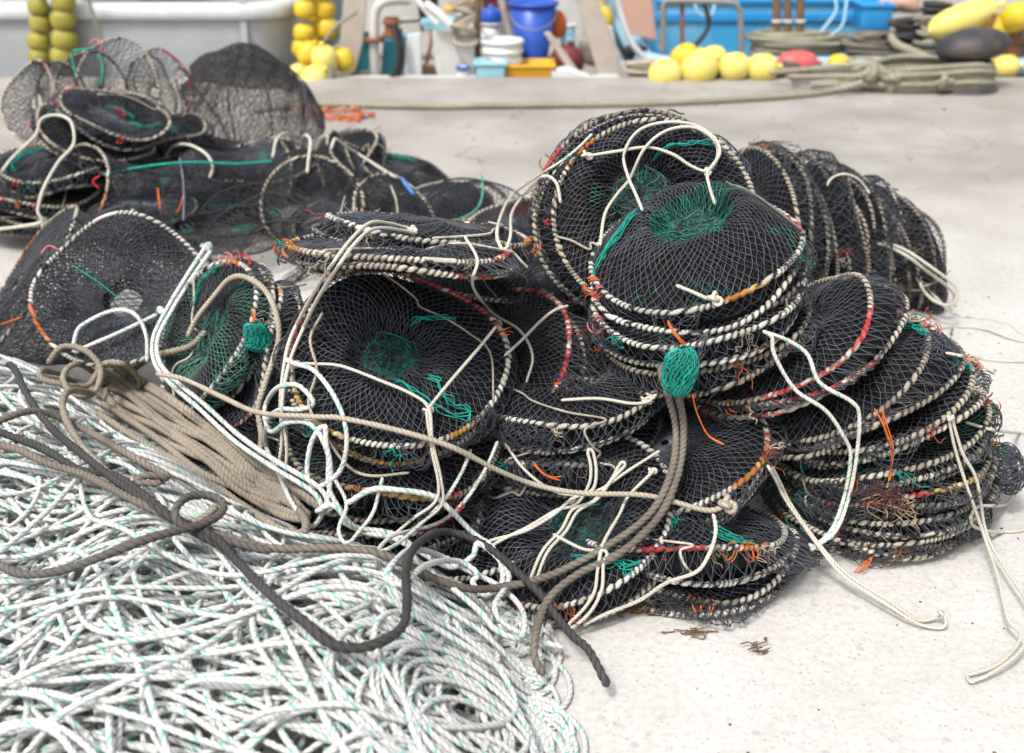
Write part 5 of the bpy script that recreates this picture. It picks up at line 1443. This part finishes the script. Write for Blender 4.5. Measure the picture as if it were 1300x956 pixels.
rope('white rope loops lying over the boundary of the heap below the bottom middle trap',
     [[(440, 640), (471, 622), (505, 622), (550, 630), (574, 650), (600, 676), (626, 696), (637, 720), (636, 742), (616, 756), (600, 740), (606, 728), (580, 712), (540, 718), (508, 742), (490, 730), (510, 704), (530, 698), (560, 706), (592, 723), (630, 742), (656, 764), (666, 786), (660, 810), (630, 800), (609, 776), (576, 748), (552, 730), (526, 708), (522, 696), (500, 683), (464, 676), (430, 660)]], .0062, 'white_rope', lift=.018, win=3, pitch=.045)
rope('second white rope winding through the loops below the bottom middle trap',
     [[(400, 650), (424, 642), (450, 668), (500, 678), (536, 702), (572, 720), (600, 706), (606, 690), (628, 704), (646, 730), (640, 748), (628, 770), (640, 792), (680, 812), (716, 822)]], .0062, 'white_rope', lift=.024, win=3, pitch=.045)
rope('thin white cord hanging in long legs behind the facing trap into the tangle',
     [[(598, 570), (586, 600), (566, 632), (540, 660), (505, 690), (480, 700), (500, 680), (556, 664), (590, 636), (616, 596), (632, 560)]], .0042, 'bridle_green', lift=.008, win=4)
rope('thin white cord dropping left of the three legged bridle', [[(424, 606), (440, 640), (430, 672), (440, 690), (458, 672), (474, 650), (482, 620), (486, 606)]], .0042, 'bridle_green', lift=.008, win=4)
rope('twisted white double cord crossing the dark hollow of the bottom middle trap',
     [[(610, 694), (624, 686), (667, 674), (702, 654), (727, 633), (752, 622), (757, 597), (752, 572), (746, 572), (750, 592), (748, 614), (732, 640), (706, 648), (672, 668), (640, 684), (612, 700)]], .0038, 'bridle', lift=.012, win=4, knots=[(730, 640)])
rope('second twisted white cord slanting steeply across the same dark hollow',
     [[(670, 744), (688, 701), (713, 672), (727, 647), (752, 637), (774, 612), (788, 588), (794, 590), (778, 608), (758, 634), (733, 650), (719, 674), (694, 703), (678, 746)]], .0038, 'bridle', lift=.02, win=4)
rope('thin white cord pulled tight down past the grey doubled rope', [[(830, 598), (798, 630), (786, 654), (766, 690), (759, 722), (755, 750), (742, 772), (722, 793), (728, 796), (750, 776), (764, 748), (766, 716), (770, 700), (740, 697), (702, 678)]], .0038, 'bridle', lift=.01, win=4, knots=[(828, 598)])
rope('white line tied to the right end of the level trap', [[(712, 508), (760, 506), (800, 512), (822, 510), (834, 500)]], .0039, 'bridle', lift=.006, win=5, knots=[(820, 508, 3.6), (828, 502, 3)])
rope('grey white cord across the squashed front trap', [[(905, 652), (908, 664), (908, 680), (900, 704), (884, 726), (846, 740), (812, 762), (768, 780), (740, 794)]], .0041, 'bridle', lift=.008, win=4)
rope('pair of cream cords hanging down the sloping right stack to a knot near the ground',
     [[(968, 420), (980, 428), (983, 450), (1009, 494), (1049, 522), (1072, 556), (1080, 580), (1072, 630), (1056, 672), (1034, 694)],
      [(974, 422), (1000, 432), (1025, 450), (1041, 486), (1081, 510), (1091, 530), (1086, 590), (1075, 640), (1060, 675), (1036, 694)]], .0045, 'bridle_green', lift=.012, win=5, knots=[(1034, 694, 2.6)], join=True)
rope('cream cord slanting from the lower right trap across the stack onto the pale concrete',
     [[(974, 590), (986, 612), (997, 634), (1032, 684), (1070, 730), (1128, 769), (1166, 792), (1197, 797), (1200, 784), (1192, 777)], [(980, 592), (992, 616), (1004, 640), (1036, 686), (1074, 728), (1130, 764), (1164, 787), (1186, 785), (1198, 778)]],
     .0037, 'bridle', lift=.008, win=5, join=True)
rope('long doubled cord falling from the right stack and trailing to the lower right corner',
     [[(1204, 530), (1212, 568), (1224, 607), (1247, 673), (1266, 730), (1280, 786), (1296, 806), (1284, 828), (1262, 846), (1228, 858)], [(1208, 530), (1222, 575), (1240, 610), (1252, 676), (1276, 722), (1302, 760), (1314, 790), (1292, 830), (1256, 856), (1232, 866)]],
     .0037, 'bridle', lift=.006, win=4, knots=[(1206, 530)], join=True)
rope('pale cord looped out into the air beside the traps standing on edge',
     [[(1060, 304), (1084, 300), (1112, 304), (1150, 318), (1186, 342), (1209, 360), (1216, 374), (1207, 387), (1188, 383), (1172, 368), (1166, 352)], [(1062, 308), (1108, 308), (1146, 322), (1182, 348), (1203, 364), (1212, 378), (1200, 390)]],
     .0055, 'bridle', dep=[4.0, 3.92, 3.9, 3.95, 4.05], join=True)
rope('thin pale cord arched over the third trap on edge', [[(1050, 236), (1056, 226), (1072, 221), (1090, 228), (1104, 246)]], .004, 'bridle', lift=.01, win=2)
rope('thin pale line on the concrete at the right edge, farthest of three', [[(1180, 418), (1215, 416), (1250, 418), (1285, 430), (1330, 440)]], .0039, 'bridle', lift=.001, win=1)
rope('thin pale line on the concrete at the right edge, middle of three', [[(1200, 448), (1240, 455), (1290, 460), (1340, 455)]], .0039, 'bridle', lift=.001, win=1)
rope('thin pale line on the concrete at the right edge, nearest of three, looping back', [[(1225, 536), (1262, 546), (1330, 556), (1350, 580), (1300, 590), (1290, 615), (1278, 640), (1240, 644), (1236, 668), (1280, 676), (1330, 664)]], .0039, 'bridle', lift=.001, win=1)
rope('looped cord thrown over the leaning upright trap, with a knot below the loop',
     [[(762, 312), (768, 272), (784, 246), (799, 228), (818, 189), (846, 166), (882, 162), (908, 180), (910, 202), (897, 217), (876, 210), (854, 196), (822, 187), (784, 192), (746, 198)]], .0041, 'bridle', lift=.014, win=4, knots=[(897, 218, 2.6), (745, 197, 3.4)])
rope('second looped cord crossing over the leaning upright trap', [[(816, 268), (806, 244), (798, 226), (792, 197), (808, 168), (838, 156), (876, 157), (904, 172), (914, 192), (906, 208), (898, 220), (901, 238), (908, 260)]], .0039, 'bridle', lift=.02, win=4)
rope('cream cord drooping from the left of the leaning pair', [[(752, 170), (734, 188), (714, 204), (683, 224), (650, 248), (636, 274), (631, 300), (640, 318), (648, 300), (650, 270), (668, 244), (690, 224), (706, 232), (712, 258)]], .0041, 'bridle', lift=.01, win=3)
rope('short white stub of cord on the front of the domed trap', [[(858, 362), (880, 371), (898, 379), (905, 380)]], .0041, 'bridle', lift=.006, win=3, knots=[(908, 379, 4)])
rope('white rope loop arched over the opened trap', [[(200, 399), (154, 421), (110, 440), (94, 446), (98, 420), (112, 408), (138, 396), (160, 394), (176, 404), (186, 428), (187, 460)]], .006, 'white_rope', lift=.02, win=5)

rope('short taut cord from the facing trap to the red rimmed slanted trap', [[(640, 452), (660, 434), (684, 410), (704, 394), (722, 388)]], .0036, 'bridle', lift=.008, win=4, knots=[(716, 390, 2.6)])
rope('slack thin cord sagging under the level traps to the doubled grey rope', [[(640, 560), (662, 592), (690, 616), (720, 628), (760, 622), (800, 596), (838, 572)]], .0034, 'bridle', lift=.008, win=3)
rope('thin dirty cord wandering over the left of the facing trap and its lower neighbour', [[(410, 396), (394, 430), (402, 470), (392, 512), (410, 548), (440, 590), (470, 604), (520, 600)]], .0034, 'tan_rope', lift=.006, win=3)
rope('thin cord hanging off the topmost flat trap over the slanted trap', [[(590, 300), (606, 330), (600, 362), (624, 396), (660, 420), (676, 452), (668, 486)]], .0034, 'bridle', lift=.006, win=3)

# teal bait pouches hang on orange string
def pouch(label, px, py, rx, ry, dep, string):
    c = at(px, py, dep); s = dep / F
    L = np.eye(4); L[:3, 3] = c
    t = thing('bait_pouch', label, 'net pouch', L, 'teal net bait pouches')
    wv = Wave(40., 6)
    def S(u, v):
        th = 2 * PI * u; ph = PI * (.08 + .9 * v)
        P = np.stack([rx * s * np.sin(ph) ** .8 * np.cos(th), .6 * rx * s * np.sin(ph) * np.sin(th), ry * s * np.cos(ph) * np.where(v > .6, .9, 1.1)], 1)
        return P + .005 * np.stack([wv(P), wv(P + 1), wv(P + 2)], 1)
    def cf(P, u, v): return TEAL * 1.35 * (1 + .2 * rng.normal(size=(len(P), 1)))
    mk('pouch_net', [net(S, 22, 14, .0014, cf, jit=.3), net(lambda u, v: S(u + .02, v) * .9, 22, 13, .0013, cf, jit=.3), net(lambda u, v: S(u + .04, v) * .7, 20, 12, .0013, cf, jit=.3)], M['net'], t)
    for q in string:
        mk('string', [tube(spline(np.array([at(*p) for p in q]) - c + rng.normal(size=3) * .003, .006), .0017, 6, col=ORANGE) for _ in range(2)], M['cord'], t)


dl = surf(864, 440)
pouch('teal net pouch hanging on orange string under the domed stack', 864, 474, 23, 33, dl - .03, [[(846, 408, dl - .02), (856, 424, dl - .035), (870, 440, dl - .03)], [(878, 500, dl - .03), (884, 524, dl), (898, 552, dl + .02), (918, 564, dl)]])
d2 = surf(327, 432)
pouch('teal net pouch squeezed between the two traps tipped on edge at the left', 327, 432, 18, 22, d2 - .03, [[(318, 412, d2 - .03), (322, 402, d2 - .02), (318, 392, d2)]])
rope('white cord looped beside the rear left stack and trailing on the concrete', [[(2, 218), (18, 198), (45, 172), (52, 152), (70, 146), (88, 152), (94, 168), (92, 186), (74, 206), (56, 238), (48, 268), (54, 280), (36, 286), (-10, 292)]], .0065, 'bridle', 'rope', lift=.02, win=3, knots=[(54, 281, 3)])
rope('loop of cream cord over the top of the standing trap in the rear heap', [[(346, 200), (352, 176), (366, 170), (376, 186), (382, 188), (386, 172), (394, 178), (392, 200), (390, 220)]], .0065, 'bridle', 'rope', lift=.02, win=3)
rope('cream cord stretched along the folded trap of the rear heap', [[(420, 190), (426, 176), (436, 184), (462, 200), (490, 218), (504, 226)]], .0065, 'bridle', 'rope', lift=.02, win=3)
rope('loop of cream cord lying over the rear net tunnel', [[(210, 198), (220, 186), (240, 184), (262, 196), (270, 212), (266, 226)]], .0065, 'bridle', 'rope', lift=.02, win=3)
gs = []
d0 = surf(1128, 630) - .02
for k in range(60):
    x0, y0 = 1128 + rng.normal() * 12, 616 + rng.normal() * 6
    n = 6; L = rng.uniform(20, 95) if k > 42 else rng.uniform(12, 45)
    P = [at(x0 + (rng.normal() * 5 + (8 if k > 42 else 0)) * i / 2, y0 + L * i / n, d0 - .006 * rng.random() - .004 * i) for i in range(n)]
    gs.append(tube(spline(np.array(P), .006), .0011, 5, col=np.array((.10, .035, .035) if k < 40 else (.36, .27, .16)) * rng.uniform(.6, 1.2)))
tag(mk('root_tuft', gs, M['cord']), 'tuft of dark brown roots hanging on the right stack', 'root tuft')
for lab, pl in (('orange string knotted down the front of the right stack', [[(1110, 518), (1124, 545), (1132, 575), (1128, 612)], [(1120, 520), (1126, 540), (1134, 570), (1130, 610)], [(1121, 516), (1122, 540), (1128, 560)]]),
                ('orange frayed string under the level traps', [[(678, 590), (690, 602), (706, 606), (714, 604)], [(676, 586), (694, 604), (712, 610)]]),
                ('bright orange frayed string end on the concrete by the right stack', [[(1108, 706), (1100, 716), (1088, 727)], [(1108, 706), (1102, 718), (1094, 728)], [(1109, 705), (1098, 714), (1084, 726)]])):
    gs = [tube(spline(drape(p, .0018, .008 + .003 * rng.random(), 2), .005), .0018, 6, col=ORANGE) for p in pl]
    tag(mk('string', gs, M['cord']), lab, 'string')
# ------------------------------------------------------------------ camera, sky and light
cd = bpy.data.cameras.new('camera'); cam = bpy.data.objects.new('camera', cd); C.objects.link(cam)
cam.location = EYE; cam.rotation_euler = (PI / 2 - PITCH, 0, 0)
cd.sensor_width = 36; cd.lens = 36 * F / 1300; cd.shift_y = -45 / 1300; cd.clip_end = 3000; cd.clip_start = .05
cd.dof.use_dof = True; cd.dof.focus_distance = 2.62; cd.dof.aperture_fstop = 2.6
sc = bpy.context.scene; sc.camera = cam
w = bpy.data.worlds.new('World'); sc.world = w; w.use_nodes = True
nt = w.node_tree; bg = nt.nodes['Background']
SE, SR = math.radians(58), math.radians(215)
sky = nt.nodes.new('ShaderNodeTexSky'); sky.sky_type = 'NISHITA'; sky.sun_disc = False
sky.sun_elevation = SE; sky.sun_rotation = SR; sky.dust_density = 4; sky.air_density = 1.2; sky.ozone_density = 1.
hs = nt.nodes.new('ShaderNodeHueSaturation'); hs.inputs['Saturation'].default_value = .25
nt.links.new(sky.outputs[0], hs.inputs['Color']); nt.links.new(hs.outputs[0], bg.inputs[0]); bg.inputs[1].default_value = .11
sl = bpy.data.lights.new('sun', 'SUN'); sl.energy = 1.5; sl.angle = math.radians(10); sl.color = (1, .97, .93)
so = bpy.data.objects.new('sun', sl); C.objects.link(so)
d = Vector((math.sin(SR) * math.cos(SE), math.cos(SR) * math.cos(SE), math.sin(SE)))
so.rotation_euler = d.to_track_quat('Z', 'Y').to_euler()
so.location = d * 20
sc.view_settings.view_transform = 'Standard'; sc.view_settings.look = 'None'; sc.view_settings.gamma = 1
sc.view_settings.exposure = .92
sc.render.engine = 'CYCLES'
sc.cycles.max_bounces = 6; sc.cycles.use_denoising = True
